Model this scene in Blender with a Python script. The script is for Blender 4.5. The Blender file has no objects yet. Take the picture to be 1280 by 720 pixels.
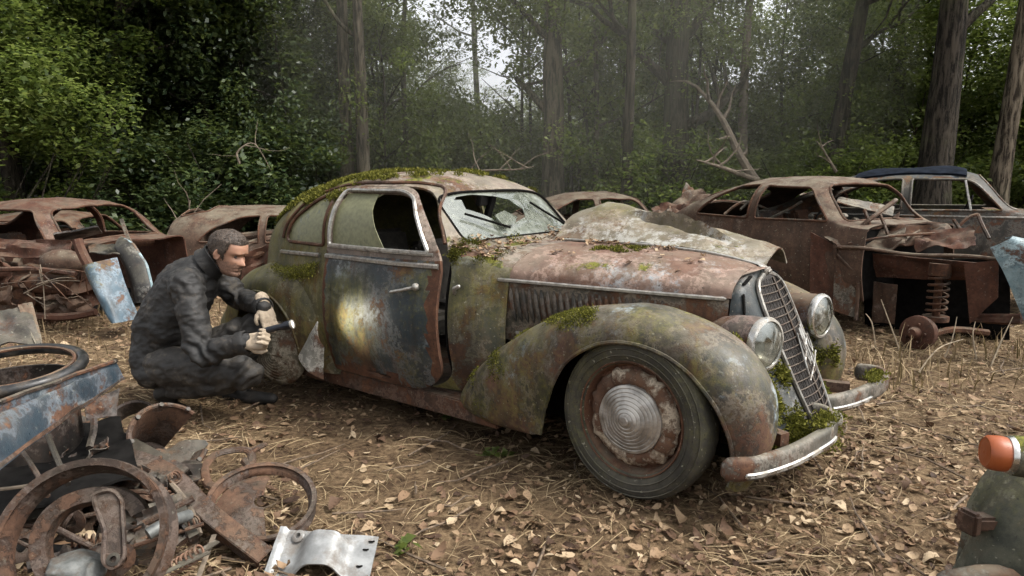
import bpy, bmesh, math, random
import numpy as np
from mathutils import Vector, Matrix, Euler, noise
from mathutils.geometry import delaunay_2d_cdt
PI = math.pi
C = bpy.context.scene.collection
SC = bpy.context.scene
RNG = random.Random(7)
V = Vector

# ------------------------------------------------------------------ interpolation
class Curve1:
    """monotone cubic interpolation through (x, y) knots"""
    def __init__(s, pts):
        if isinstance(pts, (int, float)):
            pts = [(0, pts), (1, pts)]
        pts = sorted(pts)
        s.x = [p[0] for p in pts]; s.y = [p[1] for p in pts]
        n = len(pts); h = [s.x[i+1]-s.x[i] for i in range(n-1)]
        d = [(s.y[i+1]-s.y[i])/h[i] for i in range(n-1)]
        m = [d[0]] + [0]*(n-2) + [d[-1]]
        for i in range(1, n-1):
            if d[i-1]*d[i] > 0:
                w1 = 2*h[i]+h[i-1]; w2 = h[i]+2*h[i-1]
                m[i] = (w1+w2)/(w1/d[i-1]+w2/d[i])
        s.m = m
    def __call__(s, x):
        X = s.x
        if x <= X[0]: return s.y[0]
        if x >= X[-1]: return s.y[-1]
        i = 0
        while X[i+1] < x: i += 1
        h = X[i+1]-X[i]; t = (x-X[i])/h; t2 = t*t; t3 = t2*t
        return (2*t3-3*t2+1)*s.y[i]+(t3-2*t2+t)*h*s.m[i]+(-2*t3+3*t2)*s.y[i+1]+(t3-t2)*h*s.m[i+1]

def lerp(a, b, t): return a+(b-a)*t
def nz(x, y, z, sc=1.0): return noise.noise(V((x*sc, y*sc, z*sc)))
def catmull(pts, k=6):
    P = [V(p) for p in pts]; out = []
    for i in range(len(P)-1):
        p0 = P[max(i-1, 0)]; p1 = P[i]; p2 = P[i+1]; p3 = P[min(i+2, len(P)-1)]
        for j in range(k):
            t = j/k
            out.append(.5*((2*p1)+(p2-p0)*t+(2*p0-5*p1+4*p2-p3)*t*t+(3*p1-p0-3*p2+p3)*t*t*t))
    out.append(P[-1]); return out

# ------------------------------------------------------------------ mesh builder
class MB:
    def __init__(s): s.v = []; s.f = []
    def add(s, verts, faces):
        b = len(s.v); s.v += [tuple(p) for p in verts]; s.f += [tuple(i+b for i in f) for f in faces]; return s
    def box(s, c, size, rot=None, taper=1.0):
        x, y, z = size[0]/2, size[1]/2, size[2]/2
        vs = [V((sx*x*(taper if sz > 0 else 1), sy*y*(taper if sz > 0 else 1), sz*z)) for sz in (-1, 1) for sy in (-1, 1) for sx in (-1, 1)]
        if rot is not None:
            M = Euler(rot).to_matrix() if not isinstance(rot, Matrix) else rot
            vs = [M @ p for p in vs]
        vs = [p+V(c) for p in vs]
        return s.add(vs, [(0, 2, 3, 1), (4, 5, 7, 6), (0, 1, 5, 4), (2, 6, 7, 3), (0, 4, 6, 2), (1, 3, 7, 5)])
    def tube(s, path, r, n=8, caps=True, flat=1.0, up=None, closed=False, round_caps=False):
        P = [V(p) for p in path]; m = len(P)
        R = [r]*m if isinstance(r, (int, float)) else list(r)
        if round_caps and not closed:
            d0 = (P[0]-P[1]).normalized(); d1 = (P[-1]-P[-2]).normalized()
            pre = [(P[0]+d0*R[0]*math.sin(a), R[0]*math.cos(a)) for a in (1.45, 1.1, .6)]
            post = [(P[-1]+d1*R[-1]*math.sin(a), R[-1]*math.cos(a)) for a in (.6, 1.1, 1.45)]
            P = [p for p, _ in pre]+P+[p for p, _ in post]; R = [q for _, q in pre]+R+[q for _, q in post]; m = len(P)
        vs = []; nrm = None
        for i in range(m):
            if closed: t = (P[(i+1) % m]-P[i-1])
            else: t = P[min(i+1, m-1)]-P[max(i-1, 0)]
            if t.length < 1e-9: t = V((0, 0, 1))
            t.normalize()
            if nrm is None:
                nrm = V(up) if up else (V((0, 0, 1)) if abs(t.z) < .9 else V((1, 0, 0)))
            elif up: nrm = V(up)
            nrm = (nrm - t*nrm.dot(t))
            if nrm.length < 1e-6: nrm = t.orthogonal()
            nrm.normalize(); b = t.cross(nrm)
            for k in range(n):
                a = 2*PI*k/n
                vs.append(P[i]+(nrm*math.cos(a)*flat+b*math.sin(a))*R[i])
        fs = []
        for i in range(m if closed else m-1):
            j = (i+1) % m
            for k in range(n):
                l = (k+1) % n
                fs.append((i*n+k, i*n+l, j*n+l, j*n+k))
        if caps and not closed:
            fs.append(tuple(range(n-1, -1, -1))); fs.append(tuple((m-1)*n+k for k in range(n)))
        return s.add(vs, fs)
    def lathe(s, prof, M=None, n=32, a0=0, a1=2*PI, jit=None):
        """prof: (r, h) pairs, revolved about +Z then put through M"""
        M = M or Matrix(); full = abs(a1-a0-2*PI) < 1e-6; vs = []; k = n if full else n+1
        for r, h in prof:
            for i in range(k):
                a = a0+(a1-a0)*i/n
                rr, hh = (r, h) if not jit else jit(r, h, a)
                vs.append(M @ V((rr*math.cos(a), rr*math.sin(a), hh)))
        fs = []
        for j in range(len(prof)-1):
            for i in range(n):
                l = (i+1) % k
                fs.append((j*k+i, j*k+l, (j+1)*k+l, (j+1)*k+i))
        return s.add(vs, fs)
    def grid(s, fn, nu, nv, closeu=False, cap=False):
        vs = [fn(i/(nu if closeu else nu-1), j/(nv-1)) for j in range(nv) for i in range(nu)]
        fs = []
        for j in range(nv-1):
            for i in range(nu if closeu else nu-1):
                l = (i+1) % nu
                fs.append((j*nu+i, j*nu+l, (j+1)*nu+l, (j+1)*nu+i))
        if cap: fs += [tuple(range(nu-1, -1, -1)), tuple((nv-1)*nu+k for k in range(nu))]
        return s.add(vs, fs)
    def prism(s, poly, d, M=None):
        """2-D polygon extruded by d along z, through M"""
        M = M or Matrix(); n = len(poly)
        vs = [M @ V((p[0], p[1], 0)) for p in poly]+[M @ V((p[0], p[1], d)) for p in poly]
        fs = [tuple(range(n-1, -1, -1)), tuple(range(n, 2*n))]+[(i, (i+1) % n, n+(i+1) % n, n+i) for i in range(n)]
        return s.add(vs, fs)
    def sphere(s, c, r, n=12, m=8, M=None):
        rr = (r, r, r) if isinstance(r, (int, float)) else r
        M = M or Matrix()
        def fn(u, v):
            a = 2*PI*u; b = PI*(v*.998+.001)
            return V(c)+M @ V((rr[0]*math.sin(b)*math.cos(a), rr[1]*math.sin(b)*math.sin(a), -rr[2]*math.cos(b)))
        return s.grid(fn, n, m, closeu=True, cap=True)
    def mesh(s, name, smooth=40):
        me = bpy.data.meshes.new(name)
        me.from_pydata([tuple(p) for p in s.v], [], s.f); me.validate()
        bm = bmesh.new(); bm.from_mesh(me); bmesh.ops.recalc_face_normals(bm, faces=bm.faces); bm.to_mesh(me); bm.free()
        if smooth:
            me.shade_smooth(); me.set_sharp_from_angle(angle=math.radians(smooth))
        return me
    def build(s, name, mat, parent=None, smooth=40, thick=0, bevel=0, seg=2, sub=0, kind=None):
        me = s.mesh(name, smooth)
        if thick or bevel:
            bm = bmesh.new(); bm.from_mesh(me)
            if thick:
                bmesh.ops.remove_doubles(bm, verts=bm.verts, dist=1e-5)
                bmesh.ops.solidify(bm, geom=bm.faces[:], thickness=thick)
                bmesh.ops.recalc_face_normals(bm, faces=bm.faces)
            if bevel:
                es = [e for e in bm.edges if len(e.link_faces) == 2 and e.calc_face_angle(0) > .5]
                bmesh.ops.bevel(bm, geom=es, offset=bevel, segments=seg, affect='EDGES', clamp_overlap=True)
            bm.to_mesh(me); bm.free()
            if smooth:
                me.shade_smooth(); me.set_sharp_from_angle(angle=math.radians(smooth))
        return link(name, me, mat, parent, kind)

def link(name, me, mat, parent=None, kind=None):
    o = bpy.data.objects.new(name, me); C.objects.link(o)
    if mat is not None and not me.materials: me.materials.append(mat)
    if parent is not None: o.parent = parent
    if kind: o['kind'] = kind
    return o
def tag(o, label, cat, group=None, kind=None):
    o['label'] = label; o['category'] = cat
    if group: o['group'] = group
    if kind: o['kind'] = kind
    return o
def thing(name, label, cat, loc=(0, 0, 0), rot=(0, 0, 0), group=None):
    o = bpy.data.objects.new(name, None); C.objects.link(o); o.empty_display_size = .1
    o.location = loc; o.rotation_euler = rot
    return tag(o, label, cat, group)
def copy_tree(o, parent=None):
    c = o.copy(); C.objects.link(c); c.parent = parent
    for ch in list(o.children): copy_tree(ch, c)
    return c
def axisM(loc, ax, roll=0.0):
    """matrix taking +Z to ax at loc"""
    q = V(ax).normalized().to_track_quat('Z', 'Y').to_matrix().to_4x4()
    return Matrix.Translation(V(loc)) @ q @ Matrix.Rotation(roll, 4, 'Z')

# ------------------------------------------------------------------ curved sheet panels from a (u, v) outline
def densify(poly, res, closed=True):
    out = []; n = len(poly)
    for i in range(n if closed else n-1):
        a = V(poly[i][:2]); b = V(poly[(i+1) % n][:2]); k = max(1, int((b-a).length/res+.5))
        for j in range(k): out.append(a.lerp(b, j/k))
    return out
def inside(p, poly):
    x, y = p[0], p[1]; c = False; n = len(poly); j = n-1
    for i in range(n):
        xi, yi = poly[i][0], poly[i][1]; xj, yj = poly[j][0], poly[j][1]
        if (yi > y) != (yj > y) and x < (xj-xi)*(y-yi)/(yj-yi)+xi: c = not c
        j = i
    return c
def rounded(poly, r, k=5):
    out = []; n = len(poly)
    for i in range(n):
        p = V(poly[i][:2]); a = V(poly[i-1][:2]); b = V(poly[(i+1) % n][:2])
        rr = r[i] if isinstance(r, (list, tuple)) else r
        if rr <= 0: out.append(p); continue
        d = min(rr, (a-p).length*.48, (b-p).length*.48)
        s = p+(a-p).normalized()*d; e = p+(b-p).normalized()*d
        for j in range(k+1):
            t = j/k; out.append(s*(1-t)**2+p*2*t*(1-t)+e*t*t)
    return out
def sheet(mapf, outline, holes=(), res=.05, sv=1.0):
    """triangulate outline minus holes in (u, v*sv) and map to 3-D"""
    sc = lambda P: [V((p[0], p[1]*sv)) for p in P]
    O = densify(sc(outline), res); H = [densify(sc(h), res) for h in holes]
    verts = list(O); edges = [(i, (i+1) % len(O)) for i in range(len(O))]
    for h in H:
        b = len(verts); verts += h; edges += [(b+i, b+(i+1) % len(h)) for i in range(len(h))]
    bound = np.array([[p.x, p.y] for p in verts])
    x0, y0 = bound.min(0); x1, y1 = bound.max(0)
    ny = max(1, int((y1-y0)/res)); nx = max(1, int((x1-x0)/res))
    for j in range(ny+1):
        for i in range(nx+1):
            p = V((x0+(i+.5*(j % 2))*res, y0+j*res))
            if not inside(p, O) or any(inside(p, h) for h in H): continue
            if ((bound-np.array([p.x, p.y]))**2).sum(1).min() < (.45*res)**2: continue
            verts.append(p)
    r = delaunay_2d_cdt(verts, edges, [], 0, 1e-6)
    vv, ff = r[0], r[2]; keep = []
    for f in ff:
        c = sum((vv[i] for i in f), V((0, 0)))/len(f)
        if inside(c, O) and not any(inside(c, h) for h in H): keep.append(tuple(f))
    used = sorted({i for f in keep for i in f}); mp = {k: i for i, k in enumerate(used)}
    mb = MB(); mb.add([mapf(vv[i].x, vv[i].y/sv) for i in used], [tuple(mp[i] for i in f) for f in keep])
    return mb

class Body:
    """car body as lofted sections: v 0..1 sill to belt, 1..2 belt to roof centre (right side), 2..4 mirrored on the left"""
    def __init__(s, zs, zb, zr, wb, n=2.3, m=2.3, bul=.04, dent=.004, seed=0, tuck=.03):
        s.zs, s.zb, s.zr, s.wb, s.n, s.m, s.bul = [Curve1(c) for c in (zs, zb, zr, wb, n, m, bul)]
        s.dent = dent; s.seed = seed; s.tuck = tuck
    def raw(s, x, v):
        side = -1
        if v > 2: v = 4-v; side = 1
        zs, zb, zr, w = s.zs(x), s.zb(x), s.zr(x), s.wb(x)
        if v <= 1:
            z = zs+(zb-zs)*v
            y = w+s.bul(x)*math.sin(PI*min(1, max(0, v)))-s.tuck*(1-v)**3
        else:
            a = min((v-1), 1)*PI/2
            y = w*max(0, math.cos(a))**(2/s.n(x)); z = zb+max(.001, zr-zb)*math.sin(a)**(2/s.m(x))
        return V((x, side*y, z))
    def nrm(s, x, v):
        e = .01; v0 = max(0, v-e); v1 = min(4, v+e)
        n = (s.raw(x+e, v)-s.raw(x-e, v)).cross(s.raw(x, v1)-s.raw(x, v0))
        if n.length < 1e-9: return V((0, 0, 1))
        n.normalize(); p = s.raw(x, v)
        return n if n.dot(p-V((x, 0, .6))) > 0 else -n
    def pt(s, x, v, off=0.0):
        p = s.raw(x, v)
        d = s.dent*(noise.noise(p*2.3+V((s.seed, 0, 0)))+.5*noise.noise(p*6+V((s.seed, 9, 0)))) + off
        return p+s.nrm(x, v)*d
    def vz(s, x, z):
        zs, zb, zr = s.zs(x), s.zb(x), s.zr(x)
        if z <= zb: return (z-zs)/(zb-zs)
        q = min(1, (z-zb)/max(.001, zr-zb)); return 1+math.asin(q**(s.m(x)/2))*2/PI
    def vy(s, x, y):
        w = s.wb(x); q = min(1, abs(y)/w); a = math.acos(q**(s.n(x)/2)); v = 1+a*2/PI
        return v if y < 0 else 4-v
    def poly(s, xz, res=.04, left=False):
        P = densify(xz, res); o = [(p[0], s.vz(p[0], p[1])) for p in P]
        return [(a, 4-b) for a, b in o] if left else o
    def polyxy(s, xy, res=.04):
        P = densify(xy, res); return [(p[0], s.vy(p[0], p[1])) for p in P]
    def strip(s, xz, r, off=.004, left=False, n=6, flat=1.0):
        mb = MB(); P = [s.pt(a, (4-s.vz(a, b)) if left else s.vz(a, b), off) for a, b in xz]
        return mb.tube(P, r, n, flat=flat)
    def ring(s, poly_uv, r, off=.004, n=6):
        mb = MB(); return mb.tube([s.pt(a, b, off) for a, b in poly_uv], r, n, closed=True)

def remeshed(name, parts, voxel, mat, parent=None, smooth=6, disp=None, fac=.5):
    """fuse overlapping closed shapes (one MB) into one continuous surface"""
    me = parts.mesh(name+'_src', 0); o = bpy.data.objects.new(name+'_src', me); C.objects.link(o)
    m = o.modifiers.new('r', 'REMESH'); m.mode = 'VOXEL'; m.voxel_size = voxel
    if smooth:
        q = o.modifiers.new('s', 'SMOOTH'); q.factor = fac; q.iterations = smooth
    dg = bpy.context.evaluated_depsgraph_get(); dg.update()
    out = bpy.data.meshes.new_from_object(o.evaluated_get(dg)); out.name = name
    bpy.data.objects.remove(o); bpy.data.meshes.remove(me)
    out.materials.clear()
    if disp:
        nn = len(out.vertices); co = np.zeros(nn*3); no = np.zeros(nn*3)
        out.vertices.foreach_get('co', co); out.vertex_normals.foreach_get('vector', no)
        co = co.reshape(-1, 3); no = no.reshape(-1, 3)
        d = np.array([disp(V(p), V(q)) for p, q in zip(co, no)]); co += no*d[:, None]
        out.vertices.foreach_set('co', co.ravel()); out.update()
    out.shade_smooth()
    return link(name, out, mat, parent)

# ------------------------------------------------------------------ node helpers
class NT:
    def __init__(s, name, world=False):
        s.m = bpy.data.materials.new(name); s.m.use_nodes = True; s.t = s.m.node_tree; s.t.nodes.clear()
    def n(s, typ, ins=None, **props):
        nd = s.t.nodes.new(typ)
        for k, v in props.items(): setattr(nd, k, v)
        for k, v in (ins or {}).items():
            sock = nd.inputs[k]
            if isinstance(v, bpy.types.NodeSocket): s.t.links.new(v, sock)
            else:
                if sock.type == 'RGBA' and len(v) == 3: v = (*v, 1)
                sock.default_value = v
        return nd
    def math(s, op, a, b=0.0, clamp=False): return s.n('ShaderNodeMath', {0: a, 1: b}, operation=op, use_clamp=clamp).outputs[0]
    def mix(s, f, a, b, mode='MIX'):
        nd = s.n('ShaderNodeMix', data_type='RGBA', blend_type=mode)
        for k, v in ((0, f), (6, a), (7, b)):
            if isinstance(v, bpy.types.NodeSocket): s.t.links.new(v, nd.inputs[k])
            else: nd.inputs[k].default_value = (*v, 1) if (k > 0 and len(v) == 3) else v
        return nd.outputs[2]
    def noise(s, vec, scale, detail=6, rough=.6, dist=0.0): 
        return s.n('ShaderNodeTexNoise', {'Vector': vec, 'Scale': scale, 'Detail': detail, 'Roughness': rough, 'Distortion': dist}).outputs[0]
    def ramp(s, f, stops, interp='LINEAR'):
        nd = s.n('ShaderNodeValToRGB', {0: f}); cr = nd.color_ramp; cr.interpolation = interp
        while len(cr.elements) < len(stops): cr.elements.new(.5)
        for e, (p, c) in zip(cr.elements, stops):
            e.position = p; e.color = (c, c, c, 1) if isinstance(c, (int, float)) else (*c, 1)
        return nd.outputs[0]
    def step(s, f, lo, hi): 
        return s.n('ShaderNodeMapRange', {0: f, 1: lo, 2: hi, 3: 0.0, 4: 1.0}, interpolation_type='SMOOTHSTEP').outputs[0]
    def shift(s, vec, v, sc=(1, 1, 1)): return s.n('ShaderNodeMapping', {'Vector': vec, 'Location': v, 'Scale': sc}).outputs[0]
    def out(s, sh, disp=None, vol=None):
        o = s.n('ShaderNodeOutputMaterial')
        if sh: s.t.links.new(sh, o.inputs[0])
        if vol: s.t.links.new(vol, o.inputs[1])
        return s.m
RUST = ((.020, .012, .009), (.070, .033, .020), (.155, .075, .040))
def aged(name, c1, c2, rust=.4, algae=0.0, moss=0.0, dust=.3, grime=.5, fleck=None, fleckamt=.3, rough=.55, seed=0, blob=None, ac=(.135, .125, .035), rustc=RUST, sc=1.0, metal=0.0, bump=.5, edge=None):
    """weathered sheet metal: two paint tones, flecks, rust, algae film, dust on top, dark streaks, moss"""
    t = NT(name); tc = t.n('ShaderNodeTexCoord').outputs['Object']
    v = t.shift(tc, (seed*3.7, seed*1.3, seed*2.1), (sc, sc, sc))
    geo = t.n('ShaderNodeNewGeometry'); up = t.n('ShaderNodeSeparateXYZ', {0: geo.outputs['Normal']}).outputs[2]
    big = t.noise(v, 2.1, 9, .66, .3); mid = t.noise(t.shift(v, (9, 3, 1)), 7, 10, .7); fine = t.noise(t.shift(v, (2, 8, 5)), 42, 6, .7); vf = t.noise(v, 160, 3, .6)
    col = t.mix(t.step(mid, .38, .62), c1, c2)
    col = t.mix(t.math('MULTIPLY', t.step(fine, .45, .7), .35), col, tuple(x*.45 for x in c1))
    rgh = rough
    if fleck:
        fm = t.math('MULTIPLY', t.step(t.noise(t.shift(v, (5, 5, 9)), 3.2, 8, .6), .56-.2*fleckamt, .70-.2*fleckamt), t.step(t.noise(v, 21, 9, .78), .47, .56))
        col = t.mix(t.math('MULTIPLY', fm, .85), col, fleck)
    # rust
    th = .74-.46*rust
    rf = t.math('ADD', t.math('MULTIPLY', big, .62), t.math('ADD', t.math('MULTIPLY', mid, .28), t.math('MULTIPLY', fine, .12)))
    rm = t.math('MAXIMUM', t.step(rf, th-.014, th+.014), t.math('MULTIPLY', t.step(rf, th-.09, th+.02), .45))
    rcol = t.ramp(t.math('ADD', t.math('MULTIPLY', mid, .55), t.math('MULTIPLY', fine, .45)), [(.30, rustc[0]), (.48, rustc[1]), (.68, rustc[2])])
    col = t.mix(t.math('MULTIPLY', rm, .93), col, rcol)
    col = t.mix(t.math('MULTIPLY', t.math('SUBTRACT', t.step(rf, th-.050, th-.034), t.step(rf, th-.026, th-.012)), .40), col, tuple(min(1, x*2.1+.03) for x in c2))
    rs = t.noise(t.shift(v, (13, 4, 3), (17, 17, .7)), 1.0, 6, .65)
    col = t.mix(t.math('MULTIPLY', t.math('MULTIPLY', t.step(rs, .56, .68), t.step(big, .40, .58)), .55*min(1, rust*2)), col, rcol)
    # algae film, with an optional round patch in its tone
    if algae > 0 or blob:
        af = t.math('ADD', t.math('MULTIPLY', t.noise(t.shift(v, (1, 7, 3)), 1.7, 6, .55), .7), t.math('MULTIPLY', fine, .3))
        am = t.step(af, .70-.5*algae, .86-.5*algae)
        if blob:
            ctr, rad, am2 = blob
            d = t.n('ShaderNodeVectorMath', {0: t.shift(tc, (-ctr[0], -ctr[1], -ctr[2]), (1, 1, 1))}, operation='LENGTH').outputs[1]
            bm_ = t.math('MULTIPLY', t.math('SUBTRACT', 1.0, t.step(t.math('ADD', d, t.math('MULTIPLY', t.math('SUBTRACT', mid, .5), .35)), rad*.45, rad)), am2)
            am = t.math('MAXIMUM', am, bm_)
        am = t.math('MULTIPLY', am, t.math('MULTIPLY', t.math('ADD', .50, t.math('MULTIPLY', t.step(vf, .3, .6), .45)), t.math('ADD', .35, t.math('MULTIPLY', t.step(t.noise(t.shift(v, (6, 2, 8), (7, 7, 2.2)), 1.6, 8, .72), .36, .60), .65))))
        acol = t.mix(t.step(t.math('ADD', t.math('MULTIPLY', fine, .5), t.math('MULTIPLY', mid, .5)), .36, .62), tuple(x*.38 for x in ac), tuple(x*1.12 for x in ac))
        col = t.mix(t.math('MULTIPLY', am, .9), col, acol)
    # streaks of grime running down
    st = t.noise(t.shift(v, (3, 3, 3), (11, 11, .8)), 1.0, 5, .6)
    gm = t.math('MULTIPLY', t.step(st, .45, .72), grime)
    col = t.mix(gm, col, (.018, .016, .012))
    pit = t.math('MULTIPLY', t.step(t.noise(v, 75, 4, .65), .62, .70), .7)
    col = t.mix(pit, col, (.012, .010, .008))
    # dust and lichen on upward faces
    if dust:
        dm = t.math('MULTIPLY', t.step(up, .1, .95), t.math('MULTIPLY', t.step(t.noise(t.shift(v, (4, 1, 1)), 6, 8, .65), .36, .62), dust))
        col = t.mix(dm, col, (.21, .19, .14))
        lm = t.math('MULTIPLY', t.step(t.noise(v, 55, 3, .5), .66, .72), .55*min(1, dust*2))
        col = t.mix(lm, col, (.33, .32, .25))
    hgt = t.math('ADD', t.math('MULTIPLY', rm, t.math('MULTIPLY', mid, .8)), t.math('ADD', t.math('MULTIPLY', fine, .5), t.math('MULTIPLY', vf, .15)))
    rr = t.math('ADD', rgh, t.math('MULTIPLY', rm, .35)); rr = t.math('ADD', rr, t.math('MULTIPLY', t.math('SUBTRACT', fine, .5), .4), True)
    if moss > 0:
        mf = t.math('ADD', t.noise(t.shift(v, (8, 2, 6)), 3.0, 8, .7), t.math('MULTIPLY', t.math('SUBTRACT', up, .75), .25))
        mm = t.step(mf, .68-.42*moss, .73-.42*moss)
        col = t.mix(mm, col, t.mix(t.step(fine, .4, .6), (.045, .048, .010), (.155, .15, .030)))
        hgt = t.math('ADD', hgt, t.math('MULTIPLY', mm, t.math('ADD', .8, fine))); rr = t.math('ADD', rr, t.math('MULTIPLY', mm, .3), True)
    bp = t.n('ShaderNodeBump', {'Height': hgt, 'Strength': bump, 'Distance': .006})
    b = t.n('ShaderNodeBsdfPrincipled', {'Base Color': col, 'Roughness': rr, 'Normal': bp.outputs[0], 'Metallic': metal, 'Specular IOR Level': .24})
    return t.out(b.outputs[0])
def simple(name, col, rough=.6, metal=0.0, var=.35, bump=.2, scale=20, spec=.5, dirt=None):
    t = NT(name); tc = t.n('ShaderNodeTexCoord').outputs['Object']
    f = t.noise(tc, scale, 8, .65); g = t.noise(tc, scale*6, 4, .6)
    c = t.mix(t.step(f, .35, .65), tuple(x*(1-var) for x in col), tuple(min(1, x*(1+var)) for x in col))
    r = t.math('ADD', rough-.1, t.math('MULTIPLY', f, .2))
    if dirt:
        dm = t.step(t.noise(tc, scale*.4, 8, .7), .47, .62)
        c = t.mix(t.math('MULTIPLY', dm, .85), c, dirt); r = t.math('ADD', r, t.math('MULTIPLY', dm, .35), True)
        metal = t.math('MULTIPLY', t.math('SUBTRACT', 1.0, dm), metal)
    bp = t.n('ShaderNodeBump', {'Height': t.math('ADD', f, t.math('MULTIPLY', g, .3)), 'Strength': bump, 'Distance': .005})
    b = t.n('ShaderNodeBsdfPrincipled', {'Base Color': c, 'Roughness': r, 'Metallic': metal, 'Normal': bp.outputs[0], 'Specular IOR Level': spec})
    return t.out(b.outputs[0])
def barkmat(name, a, b, seed=0, lich=.3):
    t = NT(name); tc = t.n('ShaderNodeTexCoord').outputs['Object']; v = t.shift(tc, (seed, seed, seed))
    r = t.noise(t.shift(tc, (seed, 0, 0), (9, 9, 1.3)), 2.2, 9, .68, .35); f = t.noise(v, 30, 7, .7); big = t.noise(v, 1.6, 5, .6)
    h = t.math('ADD', t.math('MULTIPLY', t.step(r, .34, .62), .8), t.math('MULTIPLY', f, .25))
    c = t.mix(t.step(h, .25, .85), tuple(x*.28 for x in a), b); c = t.mix(t.math('MULTIPLY', t.step(big, .5, .66), lich), c, (.085, .092, .045)); c = t.mix(t.math('MULTIPLY', t.step(f, .58, .7), .4), c, tuple(min(1, x*1.7) for x in b))
    bp = t.n('ShaderNodeBump', {'Height': h, 'Strength': 1.0, 'Distance': .035})
    return t.out(t.n('ShaderNodeBsdfPrincipled', {'Base Color': c, 'Roughness': .92, 'Normal': bp.outputs[0], 'Specular IOR Level': .2}).outputs[0])
def leafmat(name, a, b, c, trans=.45, rough=.5, gloss=.35):
    """leaves: colour differs from leaf to leaf and from plant to plant"""
    t = NT(name); geo = t.n('ShaderNodeNewGeometry'); oi = t.n('ShaderNodeObjectInfo')
    col = t.ramp(geo.outputs['Random Per Island'], [(0, a), (.55, b), (1, c)])
    col = t.mix(t.math('MULTIPLY', oi.outputs['Random'], .45), col, tuple(x*.5 for x in a))
    p = t.n('ShaderNodeBsdfPrincipled', {'Base Color': col, 'Roughness': rough, 'Specular IOR Level': gloss})
    if trans <= 0: return t.out(p.outputs[0])
    tr = t.n('ShaderNodeBsdfTranslucent', {'Color': t.mix(.5, col, t.mix(.5, col, (.25, .30, .05)))})
    return t.out(t.n('ShaderNodeMixShader', {0: trans, 1: p.outputs[0], 2: tr.outputs[0]}).outputs[0])

# ------------------------------------------------------------------ camera, sky, sun
cam_d = bpy.data.cameras.new('camera'); cam = bpy.data.objects.new('camera', cam_d); C.objects.link(cam); SC.camera = cam
cam_d.sensor_width = 36; cam_d.lens = 24.0; cam_d.clip_end = 500; cam_d.clip_start = .05
EYE = 1.36; PITCH = math.radians(9.1)
cam.location = (0, 0, EYE); cam.rotation_euler = (PI/2-PITCH, 0, 0)
def at(px, py, Y):
    """point seen at picture position px, py (1280 x 720) at distance Y"""
    u = (px-640)/853.; w = (360-py)/853.; cp, sp = math.cos(PITCH), math.sin(PITCH)
    d = V((u, cp+w*sp, -sp+w*cp)); return V((0, 0, EYE))+d*(Y/d.y)
def on_ground(px, py, z=0.0):
    u = (px-640)/853.; w = (360-py)/853.; cp, sp = math.cos(PITCH), math.sin(PITCH)
    d = V((u, cp+w*sp, -sp+w*cp)); return V((0, 0, EYE))+d*((z-EYE)/d.z)
SUN_EL, SUN_AZ = math.radians(54), math.radians(104)      # azimuth from +Y towards +X
w = bpy.data.worlds.new('World'); SC.world = w; w.use_nodes = True
nt = w.node_tree; bg = nt.nodes['Background']
sky = nt.nodes.new('ShaderNodeTexSky'); sky.sky_type = 'NISHITA'; sky.sun_disc = False
sky.sun_elevation = SUN_EL; sky.sun_rotation = SUN_AZ; sky.air_density = 1.0; sky.dust_density = 5.0; sky.ozone_density = 1.0
hs = nt.nodes.new('ShaderNodeHueSaturation'); hs.inputs['Saturation'].default_value = .15; hs.inputs['Value'].default_value = 2.45
nt.links.new(sky.outputs[0], hs.inputs['Color']); nt.links.new(hs.outputs[0], bg.inputs[0]); bg.inputs[1].default_value = .15
sl = bpy.data.lights.new('sun', 'SUN'); so = bpy.data.objects.new('sun', sl); C.objects.link(so)
sl.energy = 2.6; sl.angle = math.radians(12); sl.color = (1, .94, .84)
sd = V((math.sin(SUN_AZ)*math.cos(SUN_EL), math.cos(SUN_AZ)*math.cos(SUN_EL), math.sin(SUN_EL)))
so.rotation_euler = (-sd).to_track_quat('-Z', 'Y').to_euler(); so.location = sd*30
SC.view_settings.view_transform = 'Standard'; SC.view_settings.look = 'None'; SC.view_settings.exposure = 0; SC.view_settings.gamma = 1
cy = SC.cycles; cy.use_denoising = True; cy.max_bounces = 8; cy.diffuse_bounces = 3; cy.glossy_bounces = 3; cy.transmission_bounces = 4
cy.transparent_max_bounces = 12; cy.volume_bounces = 1; cy.use_adaptive_sampling = True; cy.adaptive_threshold = .03
cy.sample_clamp_indirect = 5; cy.caustics_reflective = False; cy.caustics_refractive = False
SC.render.use_persistent_data = False
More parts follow.
